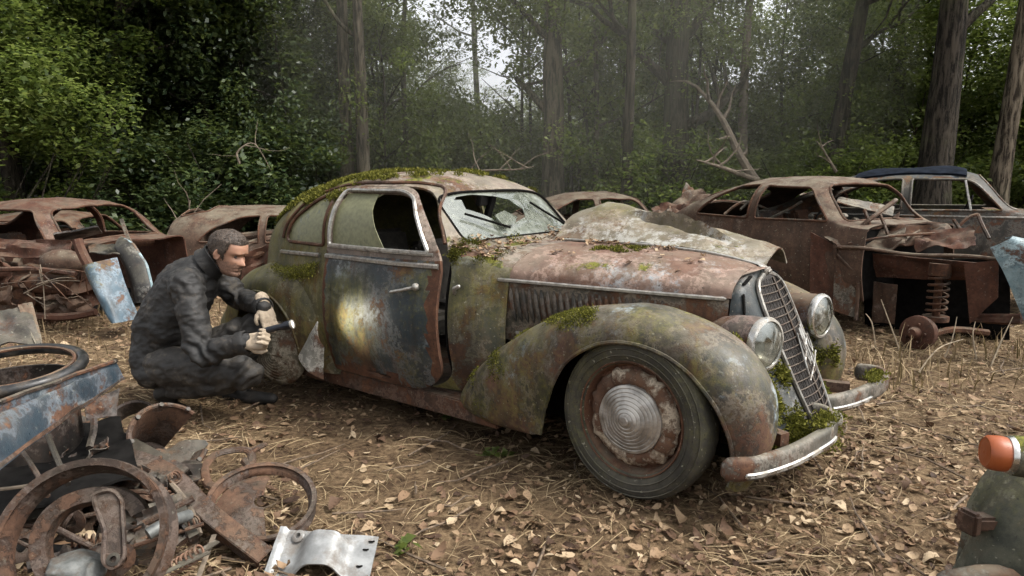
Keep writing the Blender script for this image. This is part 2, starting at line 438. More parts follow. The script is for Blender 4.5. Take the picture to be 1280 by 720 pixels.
# ================================================================== ground, litter, forest
rg = np.random.default_rng(11)
def gh(x, y):
    """gentle ground relief with a low rise of litter round the front wheel of the saloon"""
    h = .020*np.sin(x*1.7+.6)*np.cos(y*1.3+.2)+.012*np.sin(x*4.1+y*2.7)+.008*np.sin(x*7.3-y*6.1+1)
    h = h+.070*np.exp(-(((x-.52)/.50)**2+((y-2.66)/.34)**2))+.03*np.exp(-(((x+1.5)/.8)**2+((y-4.6)/.6)**2))
    far = np.clip((np.abs(y-6)-8)/20, 0, 1)+np.clip((np.abs(x)-12)/30, 0, 1)
    return h*(1-np.clip(far, 0, 1))
def soilmat():
    t = NT('forest floor'); tc = t.n('ShaderNodeTexCoord').outputs['Object']
    a = t.noise(tc, .55, 6, .6); b = t.noise(tc, 5, 10, .72); c = t.noise(tc, 34, 8, .7); d = t.noise(t.shift(tc, (0, 0, 0), (60, 9, 30)), 1, 6, .7); e = t.noise(t.shift(tc, (3, 1, 0), (8, 55, 30)), 1, 6, .7)
    f = t.math('ADD', t.math('MULTIPLY', b, .5), t.math('MULTIPLY', c, .5))
    col = t.ramp(f, [(.30, (.016, .010, .007)), (.43, (.060, .038, .022)), (.54, (.145, .098, .056)), (.70, (.28, .205, .122))])
    straw = t.math('MULTIPLY', t.step(t.math('MAXIMUM', d, e), .60, .68), t.step(b, .38, .55))
    col = t.mix(t.math('MULTIPLY', straw, .65), col, (.36, .27, .155))
    bare = t.step(a, .55, .70)
    col = t.mix(t.math('MULTIPLY', bare, .6), col, t.mix(c, (.07, .042, .026), (.15, .095, .058)))
    bp = t.n('ShaderNodeBump', {'Height': t.math('ADD', f, t.math('MULTIPLY', straw, .4)), 'Strength': .9, 'Distance': .03})
    return t.out(t.n('ShaderNodeBsdfPrincipled', {'Base Color': col, 'Roughness': .95, 'Normal': bp.outputs[0], 'Specular IOR Level': .15}).outputs[0])
xs = np.concatenate([np.linspace(-150, -13, 14), np.linspace(-12, 12, 200), np.linspace(13, 150, 14)])
ys = np.concatenate([np.linspace(-40, -1.5, 8), np.linspace(-1, 14, 130), np.linspace(15, 200, 18)])
gxx, gyy = np.meshgrid(xs, ys); gz_ = gh(gxx, gyy)
nx_, ny_ = len(xs), len(ys)
me = bpy.data.meshes.new('ground'); idx = np.arange(nx_*ny_).reshape(ny_, nx_)
me.from_pydata(np.stack([gxx, gyy, gz_], -1).reshape(-1, 3).tolist(), [], np.stack([idx[:-1, :-1], idx[:-1, 1:], idx[1:, 1:], idx[1:, :-1]], -1).reshape(-1, 4).tolist())
me.shade_smooth(); link('ground', me, soilmat(), kind='structure')

def np_mesh(name, co, nper, faces_per, mat, smooth=False):
    """co: (N, k, 3) islands with the same face list each"""
    N, k, _ = co.shape; me = bpy.data.meshes.new(name)
    fl = np.array(faces_per); nf, fs = fl.shape
    F = (fl[None]+(np.arange(N)*k)[:, None, None]).reshape(-1)
    me.vertices.add(N*k); me.vertices.foreach_set('co', co.reshape(-1).astype(np.float32))
    me.loops.add(len(F)); me.loops.foreach_set('vertex_index', F.astype(np.int32))
    me.polygons.add(N*nf); me.polygons.foreach_set('loop_start', (np.arange(N*nf)*fs).astype(np.int32))
    me.update(calc_edges=True); me.validate()
    if smooth: me.shade_smooth()
    me.materials.append(mat); return me
def rot_rand(N, tilt, rng):
    """random yaw plus a random tilt away from level"""
    yaw = rng.uniform(0, 2*PI, N); tl = np.abs(rng.normal(0, tilt, N)); az = rng.uniform(0, 2*PI, N)
    cz, sz = np.cos(yaw), np.sin(yaw); R1 = np.zeros((N, 3, 3)); R1[:, 0, 0] = cz; R1[:, 0, 1] = -sz; R1[:, 1, 0] = sz; R1[:, 1, 1] = cz; R1[:, 2, 2] = 1
    k = np.stack([np.cos(az), np.sin(az), np.zeros(N)], 1); K = np.zeros((N, 3, 3))
    K[:, 0, 1] = -k[:, 2]; K[:, 0, 2] = k[:, 1]; K[:, 1, 0] = k[:, 2]; K[:, 1, 2] = -k[:, 0]; K[:, 2, 0] = -k[:, 1]; K[:, 2, 1] = k[:, 0]
    R2 = np.eye(3)[None]+np.sin(tl)[:, None, None]*K+(1-np.cos(tl))[:, None, None]*(K@K)
    return R2@R1
# dead leaf outline: 8 points round two ribs, folded and curled
def leaf_shape(N, size, rng, curl=.5):
    u = np.array([-1, -.55, 0, .55, 1.0]); wv = np.array([0.06, .52, .62, .40, .02])
    L = size[:, None]; ww = rng.uniform(.65, 1.15, N)[:, None]
    cu = rng.normal(.0, curl, N)[:, None]; fo = rng.uniform(.0, .6, N)[:, None]
    x = u[None]*L*.5; w_ = wv[None]*L*.5*ww*rng.uniform(.75, 1.2, (N, 5))
    zc = cu*(u[None]**2)*L*.45
    mid = np.stack([x, 0*x, zc], -1); lf = np.stack([x+rng.normal(0, .05, x.shape)*L, w_, zc+fo*w_], -1); rt = np.stack([x+rng.normal(0, .05, x.shape)*L, -w_, zc+fo*w_*rng.uniform(.2, 1.4, (N, 1))], -1)
    co = np.concatenate([mid, lf, rt], 1)
    f = []
    for i in range(4): f += [(i, i+1, 5+i+1, 5+i), (i, 10+i, 10+i+1, i+1)]
    return co, f
def frustum_pts(N, rng, y0=1.2, y1=13, p=1.0, xpad=1.5):
    """ground positions in front of the camera, denser near it"""
    y = (y0**p+(y1**p-y0**p)*rng.uniform(0, 1, N))**(1/p)
    return rng.uniform(-1, 1, N)*(y*.80+xpad), y
def dead_leaf_mat():
    t = NT('dead leaf'); geo = t.n('ShaderNodeNewGeometry'); tc = t.n('ShaderNodeTexCoord').outputs['Object']
    r = geo.outputs['Random Per Island']
    col = t.ramp(r, [(0, (.05, .030, .020)), (.28, (.14, .084, .052)), (.55, (.235, .15, .088)), (.80, (.33, .232, .14)), (1, (.45, .35, .23))])
    sp = t.noise(tc, 70, 5, .6); col = t.mix(t.math('MULTIPLY', t.step(sp, .52, .66), .55), col, (.05, .028, .016))
    p = t.n('ShaderNodeBsdfPrincipled', {'Base Color': col, 'Roughness': .7, 'Specular IOR Level': .25})
    tr = t.n('ShaderNodeBsdfTranslucent', {'Color': col})
    return t.out(t.n('ShaderNodeMixShader', {0: .18, 1: p.outputs[0], 2: tr.outputs[0]}).outputs[0])
M_dead = dead_leaf_mat()
def scatter_leaves(name, x, y, z, size, tilt, rng, label, curl=.5):
    N = len(x); co, f = leaf_shape(N, size, rng, curl); co = np.einsum('nij,nkj->nki', rot_rand(N, tilt, rng), co)
    co[:, :, 0] += x[:, None]; co[:, :, 1] += y[:, None]; co[:, :, 2] += z[:, None]
    o = link(name, np_mesh(name, co, 15, f, M_dead, True), None); return tag(o, label, 'leaf litter', kind='stuff')
# leaves lie in drifts: more to the right and front of the car, fewer on the trodden earth
def density(x, y):
    d = .62+.30*np.sin(x*1.1+2)*np.sin(y*1.7)+.5*np.exp(-(((x-1.5)/1.1)**2+((y-2.6)/1.2)**2))+.35*np.exp(-(((x-.2)/1.2)**2+((y-2.2)/.8)**2))
    d -= .55*np.exp(-(((x+.75)/.8)**2+((y-3.0)/.45)**2))
    d += .25*np.exp(-(((x+1.1)/1.0)**2+((y-2.4)/.5)**2))
    return np.clip(d, .22, 1)
x, y = frustum_pts(34000, rg, 1.25, 13, 1.0); k = rg.uniform(0, 1, len(x)) < density(x, y); x, y = x[k], y[k]
scatter_leaves('leaf_litter', x, y, gh(x, y)+rg.uniform(.004, .028, len(x)), rg.uniform(.018, .060, len(x))*np.where(rg.uniform(0, 1, len(x)) < .12, 1.5, 1), .42, rg, 'dry brown fallen leaves scattered over the whole clearing floor')
x, y = frustum_pts(22000, rg, 1.25, 8, 1.0, .4); k = rg.uniform(0, 1, len(x)) < density(x, y)**1.5; x, y = x[k], y[k]
scatter_leaves('leaf_litter', x, y, gh(x, y)+rg.uniform(.003, .018, len(x)), rg.uniform(.010, .034, len(x)), .5, rg, 'small dry leaf crumbs lying among the larger leaves')
# straw and needles: thin bent blades
def blades(N, x, y, z, length, width, bend, lift, rng):
    a = rng.uniform(0, 2*PI, N); dx, dy = np.cos(a), np.sin(a); b = rng.normal(0, bend, N)
    t = np.array([-.5, -.15, .2, .5]); L = length[:, None]
    px = x[:, None]+dx[:, None]*t*L-dy[:, None]*(b[:, None]*t**2*L); py = y[:, None]+dy[:, None]*t*L+dx[:, None]*(b[:, None]*t**2*L)
    arch = rng.uniform(-.2, 1, N)[:, None]*lift*L*(1-4*(t**2))+rng.normal(0, lift*.8, N)[:, None]*t*L
    pz = z[:, None]+np.maximum(arch, -.004)
    w_ = width[:, None]*np.array([.7, 1, .9, .3])*.5
    c0 = np.stack([px-dy[:, None]*w_, py+dx[:, None]*w_, pz], -1); c1 = np.stack([px+dy[:, None]*w_, py-dx[:, None]*w_, pz+w_*.8], -1)
    return np.concatenate([c0, c1], 1), [(i, i+1, 5+i, 4+i) for i in range(3)]
M_straw = leafmat('dry straw', (.10, .068, .038), (.24, .172, .098), (.45, .345, .205), .12, .7, .2)
x, y = frustum_pts(95000, rg, 1.25, 12, 1.0); k = rg.uniform(0, 1, len(x)) < np.clip(.48+.50*np.sin(x*2.1+1+np.sin(y*1.3))*np.sin(y*2.3+x*.7)+.35*np.sin(x*5.3)*np.sin(y*4.7+1), .10, 1); x, y = x[k], y[k]; N = len(x)
co, f = blades(N, x, y, gh(x, y)+rg.uniform(.002, .022, N), rg.uniform(.04, .20, N), rg.uniform(.0012, .0034, N)*(1+.12*y), .28, .10, rg)
tag(link('dry_grass', np_mesh('dry_grass', co, 8, f, M_straw), None), 'dry flattened straw coloured grass and needles covering the clearing', 'dry grass', kind='stuff')
# tufts that stand up at the edges of the clearing, under the wrecks
ck = [(rg.uniform(-7, 7), rg.uniform(4.6, 10)) for _ in range(60)]+[(lerp(1.9, 4.6, rg.uniform()), rg.uniform(4.4, 5.6)) for _ in range(16)]+[(rg.uniform(-4.6, -2.6), rg.uniform(5.2, 7)) for _ in range(8)]
tx = np.concatenate([rg.normal(c[0], .16, 22) for c in ck]); ty = np.concatenate([rg.normal(c[1], .16, 22) for c in ck]); N = len(tx)
L = rg.uniform(.06, .26, N); a = rg.uniform(0, 2*PI, N); ln = rg.uniform(.1, .8, N); t = np.array([0, .35, .7, 1.0])
px = tx[:, None]+np.cos(a)[:, None]*ln[:, None]*L[:, None]*t**1.8; py = ty[:, None]+np.sin(a)[:, None]*ln[:, None]*L[:, None]*t**1.8; pz = gh(tx, ty)[:, None]+L[:, None]*t*(1-.35*ln[:, None]*t)
w_ = (rg.uniform(.003, .006, N)[:, None])*np.array([1, .9, .6, .1]); sx, sy = -np.sin(a)[:, None]*w_, np.cos(a)[:, None]*w_
co = np.concatenate([np.stack([px+sx, py+sy, pz], -1), np.stack([px-sx, py-sy, pz], -1)], 1)
tag(link('grass_tufts', np_mesh('grass_tufts', co, 8, [(i, i+1, 5+i, 4+i) for i in range(3)], M_straw), None), 'tufts of pale dry grass standing up along the edges of the clearing', 'grass', kind='stuff')
# thin fallen twigs
M_twig = simple('dead twig', (.12, .085, .055), .85, 0, .5, .4, 40)
mb = MB(); rr = random.Random(5)
for k in range(260):
    yy = 1.4+9*rr.random()**1.3; xx = rr.uniform(-1, 1)*(yy*.8+.5); l_ = rr.uniform(.12, .5); a = rr.uniform(0, 2*PI); zz_ = float(gh(xx, yy))+.012
    P = [V((xx+math.cos(a)*l_*q+rr.uniform(-.02, .02), yy+math.sin(a)*l_*q+rr.uniform(-.02, .02), zz_+rr.uniform(0, .025))) for q in (-.5, -.1, .2, .5)]
    mb.tube(P, [.006, .005, .004, .002], 5)
tag(mb.build('fallen_twigs', M_twig), 'thin dead twigs strewn among the leaves on the ground', 'twigs', kind='stuff')

# ------------------------------------------------------------------ foliage clouds
def leaf_cloud(name, centres, per, size, mat, rng, flat=.75, droop=.6):
    """many small kite-shaped leaves clustered round the centres (x, y, z, r)"""
    cs = np.array(centres); M = len(cs); N = M*per; ci = np.repeat(np.arange(M), per)
    d = rng.normal(0, 1, (N, 3)); d /= np.linalg.norm(d, axis=1)[:, None]; rad = rng.uniform(0, 1, N)**.45
    pos = cs[ci, :3]+d*(rad*cs[ci, 3])[:, None]*np.array([1, 1, flat])
    s = size*rng.uniform(.6, 1.35, N)[:, None, None]
    base = np.array([[-.5, 0, 0], [-.05, .30, .05], [.5, 0, -.06], [-.05, -.30, .05]])[None]*s
    co = np.einsum('nij,nkj->nki', rot_rand(N, droop, rng), base)+pos[:, None]
    return np_mesh(name, co, 4, [(0, 1, 2, 3)], mat)
M_leafA = leafmat('oak leaf', (.034, .058, .014), (.105, .155, .036), (.24, .285, .085), .6)
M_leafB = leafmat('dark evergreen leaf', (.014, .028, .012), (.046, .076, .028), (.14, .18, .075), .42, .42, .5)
M_leafC = leafmat('sunlit sapling leaf', (.085, .122, .030), (.155, .205, .052), (.26, .30, .10), .62)  # colours raised so the shaded middle foliage reads as sunlit
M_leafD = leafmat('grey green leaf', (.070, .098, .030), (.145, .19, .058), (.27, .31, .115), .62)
M_bark = barkmat('rough bark', (.075, .062, .045), (.105, .088, .064), 3.1)
M_bark2 = barkmat('dark wet bark', (.040, .033, .024), (.058, .048, .036), 7.7, .4)
M_bark3 = barkmat('pale flaking bark', (.13, .10, .072), (.21, .172, .125), 5.3, .15)
M_dry = simple('bleached dead wood', (.125, .098, .070), .85, 0, .4, .5, 14)
def crown_mesh(name, seed, mat, R=2.3, Hh=3.6, n=70, per=165, size=.10, cl=.52):
    rng = np.random.default_rng(seed); cs = []
    while len(cs) < n:
        p = rng.uniform(-1, 1, 3); q = np.linalg.norm(p)
        if q > 1 or q < .28: continue
        if noise.noise(V(p)*2.2+V((seed, 0, 0))) < -.08: continue
        cs.append((p[0]*R, p[1]*R, p[2]*Hh, cl*rng.uniform(.55, 1.25)))
    return leaf_cloud(name, cs, per, size, mat, rng)
CROWN = {'A': [crown_mesh('oak_crown', s, M_leafA) for s in (1, 2, 3)], 'B': [crown_mesh('evergreen_crown', s, M_leafB, 1.9, 3.6, 95, 210, .085, .48) for s in (4, 5)],
         'C': [crown_mesh('light_crown', s, M_leafC, 2.1, 3.2, 60, 170, .085, .5) for s in (6, 7)], 'D': [crown_mesh('grey_crown', s, M_leafD, 2.2, 3.3, 80, 180, .09, .5) for s in (8, 9)]}
SHRUB = {'B': [crown_mesh('evergreen_bush', s, M_leafB, 1.3, 1.1, 42, 210, .070, .40) for s in (11, 12)], 'C': [crown_mesh('light_bush', s, M_leafC, 1.2, .9, 30, 170, .065, .38) for s in (13, 14)],
         'A': [crown_mesh('green_bush', s, M_leafA, 1.25, 1.0, 36, 200, .070, .4) for s in (15, 16)], 'D': [crown_mesh('grey_bush', s, M_leafD, 1.25, 1.0, 34, 190, .065, .4) for s in (17, 18)]}
rt = random.Random(21)
def trunk_path(x, y, H, lean, wob, seed, n=14):
    r = random.Random(seed); ph = r.uniform(0, 6); P = []
    for i in range(n):
        q = i/(n-1); P.append(V((x+lean[0]*q*H+wob*math.sin(ph+q*5)*q, y+lean[1]*q*H+wob*math.cos(ph*1.3+q*4)*q, -.15+q*H)))
    return P
def tree(name, x, y, r0, H, label, kind, mat, lean=(0, 0), wob=.15, limbs=7, seed=1, crown_z=None, cs=1.0, group=None, low=.35, crown=True, crn=1):
    t = thing(name, label, 'tree', (x, y, 0), group=group); r = random.Random(seed); mb = MB()
    P = trunk_path(0, 0, H, lean, wob, seed); n = len(P)
    R = [r0*((1-.75*(i/(n-1))**.9)+.55*math.exp(-i*1.1)) for i in range(n)]
    b = len(mb.v); mb.tube(P, R, 12)
    for i in range(b, len(mb.v)):
        p = V(mb.v[i]); c = P[min(n-1, (i-b)//12)]; mb.v[i] = tuple(c+(p-c)*(1+.16*noise.noise(p*3+V((seed, 0, 0)))+.07*noise.noise(V((p.x*11, p.y*11, p.z*2.5)))))
    tips = []
    for k in range(limbs):
        q = lerp(low, .95, (k+r.random()*.7)/limbs); i = int(q*(n-1)); a = r.uniform(0, 2*PI); l_ = H*r.uniform(.14, .34)*(1.15-q*.5)
        d = V((math.cos(a), math.sin(a), r.uniform(.2, .9))).normalized(); Q = [P[i]]; m = 7
        for j in range(1, m): 
            d = (d+V((r.uniform(-.35, .35), r.uniform(-.35, .35), r.uniform(-.2, .3)))).normalized(); Q.append(Q[-1]+d*l_/m)
        mb.tube(Q, [max(.012, R[i]*.48*(1-j/m*.8)) for j in range(m)], 7); tips.append(Q[-1])
        for h in range(2):
            d2 = (d+V((r.uniform(-.9, .9), r.uniform(-.9, .9), r.uniform(-.3, .6)))).normalized(); W = [Q[3+h]]
            for j in range(4): d2 = (d2+V((r.uniform(-.3, .3), r.uniform(-.3, .3), r.uniform(-.15, .2)))).normalized(); W.append(W[-1]+d2*l_*.16)
            mb.tube(W, [max(.008, R[i]*.22*(1-j*.2)) for j in range(5)], 5)
    mb.build('trunk', mat, t, 60)
    if crown:
        for c in range(crn):
            o = link('crown', r.choice(CROWN[kind]), None, t); q = .62+.2*c; pc = P[int(.62*(n-1))]
            o.location = (pc.x+r.uniform(-.5, .5), pc.y+r.uniform(-.3, .5), crown_z if crown_z else H*.60); o.rotation_euler = (0, 0, r.uniform(0, 6.28)); sc_ = cs*r.uniform(.92, 1.1)
            o.scale = (sc_, sc_, sc_*.72)
    return t
def gy(px, Y): return ((px-640)/853.*Y, Y)
def T_(px, Y, wpx, H, name, label, kind, mat, **kw):
    """tree standing at picture column px, distance Y, trunk wpx pixels wide"""
    return tree(name, (px-640)/853.*Y, Y, wpx*Y/853./2, H, label, kind, mat, **kw)
# trees one can tell apart
T_(150, 11.5, 23, 9, 'oak_tree', 'dark forked tree rising above the pale shed roof', 'A', M_bark2, lean=(-.01, 0), seed=41, limbs=9, cs=1.05, crown_z=5.6)
T_(118, 11.0, 20, 8.5, 'leaning_tree', 'dark trunk leaning right beside the pale shed', 'A', M_bark2, lean=(.16, .02), seed=42, limbs=6, crown_z=6.0)
T_(28, 10.5, 26, 9, 'oak_tree', 'dark thick tree at the far left edge above the wreck', 'A', M_bark2, lean=(-.05, 0), seed=43, crown_z=4.6)
T_(272, 13, 13, 9, 'evergreen_tree', 'thin dark stemmed evergreen left of the twin trunks', 'B', M_bark2, seed=44, lean=(-.015, 0), crown_z=4.6, cs=1.1)
T_(318, 12.6, 11, 8.5, 'evergreen_tree', 'slender evergreen standing between the thin stem and the twin trunks', 'B', M_bark2, seed=45, crown_z=4.4, cs=1.1)
T_(214, 13.5, 14, 9, 'evergreen_tree', 'dense dark evergreen right of the forked tree', 'B', M_bark2, seed=46, crown_z=4.2, cs=1.15)
T_(380, 14, 12, 9, 'evergreen_tree', 'broad dark evergreen close left of the twin trunks', 'B', M_bark2, seed=47, crown_z=4.0, cs=1.1)
T_(437, 12.2, 20, 10, 'twin_trunk_tree', 'left straight trunk of the two standing close together behind the roof', 'D', M_bark, lean=(.006, 0), wob=.06, seed=48, limbs=4, low=.6, crown_z=7.6, cs=.52)
T_(457, 12.0, 19, 10, 'twin_trunk_tree', 'right straight trunk of the two standing close together behind the roof', 'D', M_bark, lean=(-.004, 0), wob=.06, seed=49, limbs=5, low=.45, crown_z=7.8, cs=.52)
T_(512, 13.5, 9, 9, 'bent_sapling', 'thin bent sapling in the hazy gap right of the twin trunks', 'C', M_bark, lean=(.02, 0), wob=.35, seed=50, limbs=10, low=.25, crown_z=3.6, cs=.4)
T_(690, 12.6, 34, 8.5, 'hazy_oak', 'thick pale hazy trunk right behind the windscreen of the saloon', 'D', M_bark, wob=.1, seed=51, limbs=8, low=.3, crown_z=7.0, cs=.52)
T_(781, 11.6, 17, 8, 'straight_tree', 'straight bare trunk standing above the lifted bonnet', 'A', M_bark2, wob=.05, seed=52, limbs=6, low=.5, crown_z=7.0, cs=.52)
T_(846, 12.6, 40, 10, 'old_oak', 'old spreading oak with crooked limbs behind the lifted bonnet', 'A', M_bark2, lean=(-.01, 0), wob=.25, seed=53, limbs=12, low=.25, crown_z=6.4, cs=.52)
T_(1031, 12.2, 24, 9.5, 'crooked_oak', 'crooked oak forking high behind the roof of the crushed wreck', 'A', M_bark2, lean=(.02, 0), wob=.4, seed=54, limbs=9, low=.4, crown_z=7.0, cs=.52)
T_(1158, 10.5, 44, 9.5, 'thick_oak', 'thick furrowed trunk between the crushed wreck and the dark sedan', 'A', M_bark2, lean=(.012, 0), wob=.08, seed=55, limbs=7, low=.42, crown_z=7.4, cs=.52)
T_(1240, 10.8, 27, 9, 'pale_barked_tree', 'tree with pale flaking bark behind the dark sedan', 'A', M_bark3, lean=(.015, 0), wob=.1, seed=56, limbs=6, low=.5, crown_z=6.9, cs=.52)
T_(1278, 11.6, 18, 8.5, 'oak_tree', 'dark leaning tree at the right edge behind the sedan', 'A', M_bark2, lean=(.06, 0), wob=.2, seed=57, limbs=6, crown_z=5.4)
T_(926, 13.2, 15, 9, 'dead_tree', 'pale leafless tree with bare upright branches', 'C', M_dry, lean=(-.004, 0), wob=.18, seed=58, limbs=9, low=.4, crown=False)
T_(742, 12.9, 9, 8, 'slim_tree', 'slim stem between the hazy trunk and the straight one', 'C', M_bark, wob=.12, seed=59, crown_z=5.6, cs=.52)
T_(600, 17, 10, 9, 'slim_tree', 'slim stem in the bright haze above the roof of the saloon', 'C', M_bark, wob=.2, seed=60, crown_z=3.2, cs=.45)
# trees further in, alike
far = [(-13, 15), (-10.5, 17), (-8.2, 16), (-7.6, 19), (-5.6, 17.5), (-4.4, 20), (2.0, 20), (4.6, 19.5), (9.0, 15.5), (10.5, 18), (12.5, 15), (13.5, 18.5), (-12, 12.5), (12.8, 11.5), (-15, 19), (16, 17), (8.0, 14.8), (-6.6, 14.8), (-9.5, 13.2), (9.6, 12.8), (11.3, 13.4)]
for i, (x, y) in enumerate(far):
    kd = 'B' if x < -3.5 and i % 3 else ('C' if -3 < x < 6 else ('A' if i % 4 else 'C'))
    tree('woodland_tree', x, y, rt.uniform(.09, .20), rt.uniform(5.6, 7.0) if not -2 < x < 2 else 5.2, 'leafy tree standing deep in the wood behind the wrecks', kd, M_bark2, lean=(rt.uniform(-.05, .05), 0), wob=rt.uniform(.1, .35), limbs=6, seed=100+i, crown_z=rt.uniform(2.2, 3.6), cs=rt.uniform(.95, 1.2), group='trees deep in the wood')
# undergrowth
def shrub(px, Y, kind, s, label, zc=None, group=None, name='bush', sz=None):
    x = (px-640)/853.*Y; t = thing(name, label, 'bush', (x, Y, 0), group=group); r = random.Random(int(px*7+Y*31))
    o = link('foliage', r.choice(SHRUB[kind]), None, t); o.location = (0, 0, s*.85 if zc is None else zc); o.scale = (s, s, sz or s); o.rotation_euler = (0, 0, r.uniform(0, 6.28))
    mb = MB()
    for k in range(7):
        a = r.uniform(0, 2*PI); mb.tube([V((0, 0, -.05))+V((math.cos(a)*.1, math.sin(a)*.1, 0)), V((math.cos(a)*.45*s, math.sin(a)*.45*s, .7*s)), V((math.cos(a)*.9*s, math.sin(a)*.9*s, 1.4*s))], [.02, .014, .006], 5)
    mb.build('stems', M_bark2, t); return t
for px_, Y_, z_, s_, lb_ in ((20, 9.4, 2.0, 1.2, 'leafy green bush overhanging the smashed wreck at far left'), (-40, 9.0, 2.9, 1.2, 'tall leafy bush cut by the left edge of the picture'), (75, 10.2, 3.2, 1.1, 'leafy bush rising between the left edge and the leaning trunk')):
    o_ = shrub(px_, Y_, 'A', s_, lb_, zc=z_, sz=1.25)
shrub(300, 11.5, 'B', 1.35, 'dense dark evergreen bush behind the cabin wreck', sz=1.35)
shrub(225, 11.2, 'B', 1.25, 'dark glossy bush right of the pale shed', sz=1.2)
shrub(395, 11.8, 'B', 1.2, 'dark bush directly left of the mossy roof', sz=1.1)
und = []
for i in range(58):
    px = -60+i*24.5+rt.uniform(-14, 14); Y = rt.uniform(11.6, 16)
    if 80 < px < 170: Y = rt.uniform(14.5, 17)
    k = 'B' if px < 440 else rt.choice('CDDA') if px < 760 else rt.choice('AADC')  # lighter kinds in the middle put the brightness there into leaf colour
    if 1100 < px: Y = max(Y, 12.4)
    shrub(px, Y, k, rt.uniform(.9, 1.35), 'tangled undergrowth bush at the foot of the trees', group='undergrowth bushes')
# young trees whose leaves reach down to eye level along the edge of the wood
def sapling(px, Y, kind, s, zc, lab, grp):
    x = (px-640)/853.*Y; r = random.Random(int(px*13+Y*57)); t = thing('young_tree', lab, 'tree', (x, Y, 0), group=grp); mb = MB(); H_ = zc+1.2*s
    P = trunk_path(0, 0, H_, (r.uniform(-.08, .08), 0), .15, int(px+Y*9), 10); mb.tube(P, [.05*(1-.85*i/9) for i in range(10)], 7)
    for k in range(9):
        i = r.randint(3, 8); d = V((r.uniform(-1, 1), r.uniform(-1, 1), r.uniform(.1, .8))).normalized(); mb.tube([P[i], P[i]+d*.4*s, P[i]+d*.8*s+V((0, 0, r.uniform(-.1, .2)))], [.02, .013, .006], 5)
    mb.build('trunk', M_bark2, t, 60)
    o = link('crown', r.choice(SHRUB[kind]), None, t); o.location = (r.uniform(-.1, .1), 0, zc); o.scale = (s, s, s*r.uniform(1.15, 1.6)); o.rotation_euler = (0, 0, r.uniform(0, 6.28)); return t
for i in range(64):
    px = -40+i*21.5+rt.uniform(-16, 16); row = i % 3; Y = (13.4, 14.2, 15.6)[row]+rt.uniform(-.5, .9); zc = (1.9, 3.0, 4.2)[(i*2+i//3) % 3]*Y/11.5*rt.uniform(.85, 1.12)
    if 540 < px < 655: zc = min(zc, 1.5)
    if 900 < px < 972: zc = min(zc, 1.6)
    if 80 < px < 165: zc = max(zc, 3.4)
    if px < 400: Y -= 1.6
    k = rt.choice('BBA') if px < 420 else rt.choice('DCDA') if px < 760 else rt.choice('ADAC')  # leaf colour by column: darker left, brighter middle stand in for the light
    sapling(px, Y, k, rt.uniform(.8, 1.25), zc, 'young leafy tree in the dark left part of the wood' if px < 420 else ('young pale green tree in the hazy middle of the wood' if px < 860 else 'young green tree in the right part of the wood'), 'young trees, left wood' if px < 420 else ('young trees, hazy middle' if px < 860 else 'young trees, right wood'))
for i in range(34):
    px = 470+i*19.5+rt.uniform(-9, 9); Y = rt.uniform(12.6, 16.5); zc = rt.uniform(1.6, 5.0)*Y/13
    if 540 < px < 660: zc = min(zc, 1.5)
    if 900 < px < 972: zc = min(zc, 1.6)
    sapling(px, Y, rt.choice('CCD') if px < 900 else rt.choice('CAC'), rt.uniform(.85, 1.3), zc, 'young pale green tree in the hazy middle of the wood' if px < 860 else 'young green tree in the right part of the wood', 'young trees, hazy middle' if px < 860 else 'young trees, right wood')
# far-off wood that reads as one mass
rng = np.random.default_rng(77); cs = []
for i in range(520):
    a = rng.uniform(-1, 1); Y = rng.uniform(23, 31); X = a*26; z = rng.uniform(.2, 5.2-2.6*math.exp(-((X+2.2)/3.2)**2)-1.6*math.exp(-((X-9.0)/2.0)**2))
    cs.append((X, Y, z, rng.uniform(.8, 1.6)))
tag(link('distant_wood', leaf_cloud('distant_wood', cs, 130, .26, leafmat('brightened far leaf', (.085, .115, .038), (.14, .185, .062), (.23, .27, .10), .55), rng), None), 'pale hazy mass of foliage far behind the trees', 'woodland', kind='stuff')  # leaf colours raised to look sunlit through the haze
# bracken and leaf ground cover along the back of the clearing
cs = [(rng.uniform(-9, 9), rng.uniform(9.2, 12), rng.uniform(.05, .35), rng.uniform(.2, .42)) for _ in range(170)]
tag(link('ground_cover', leaf_cloud('ground_cover', cs, 60, .07, M_leafA, rng, .6), None), 'low green bramble and bracken growing along the back of the clearing', 'ground cover', kind='stuff')
# fallen pale branches by the dead tree
def branchy(name, pts, r0, label, mat=M_dry, twigs=6, seed=0):
    r = random.Random(seed); P = catmull(pts, 6); n = len(P); mb = MB(); mb.tube(P, [r0*(1-.8*i/(n-1)) for i in range(n)], 8)
    for k in range(twigs):
        i = int(n*(.25+.7*k/twigs)); d = V((r.uniform(-1, 1), r.uniform(-.5, .5), r.uniform(.0, 1))).normalized(); Q = [P[i]]
        for j in range(4): d = (d+V((r.uniform(-.4, .4), r.uniform(-.3, .3), r.uniform(-.3, .3)))).normalized(); Q.append(Q[-1]+d*r.uniform(.08, .22))
        mb.tube(Q, [r0*.4*(1-j*.2) for j in range(5)], 5)
    return tag(mb.build(name, mat), label, 'branch')
branchy('fallen_branch', [at(948, 232, 11.5), at(925, 195, 11.6), at(903, 150, 11.9), at(883, 122, 12.2), at(868, 108, 12.4)], .085, 'thick pale dead limb leaning left below the bare tree', seed=2)
branchy('fallen_branch', [at(945, 225, 11.2), at(915, 214, 10.9), at(895, 207, 10.6), at(870, 200, 10.4)], .05, 'short pale branch lying above the heap of scrap', seed=3)
branchy('fallen_branch', [at(1045, 215, 10.8), at(1036, 200, 10.8), at(1028, 186, 10.8), at(1020, 176, 10.9)], .03, 'small forked twig sticking up behind the crushed wreck', seed=4, twigs=3)
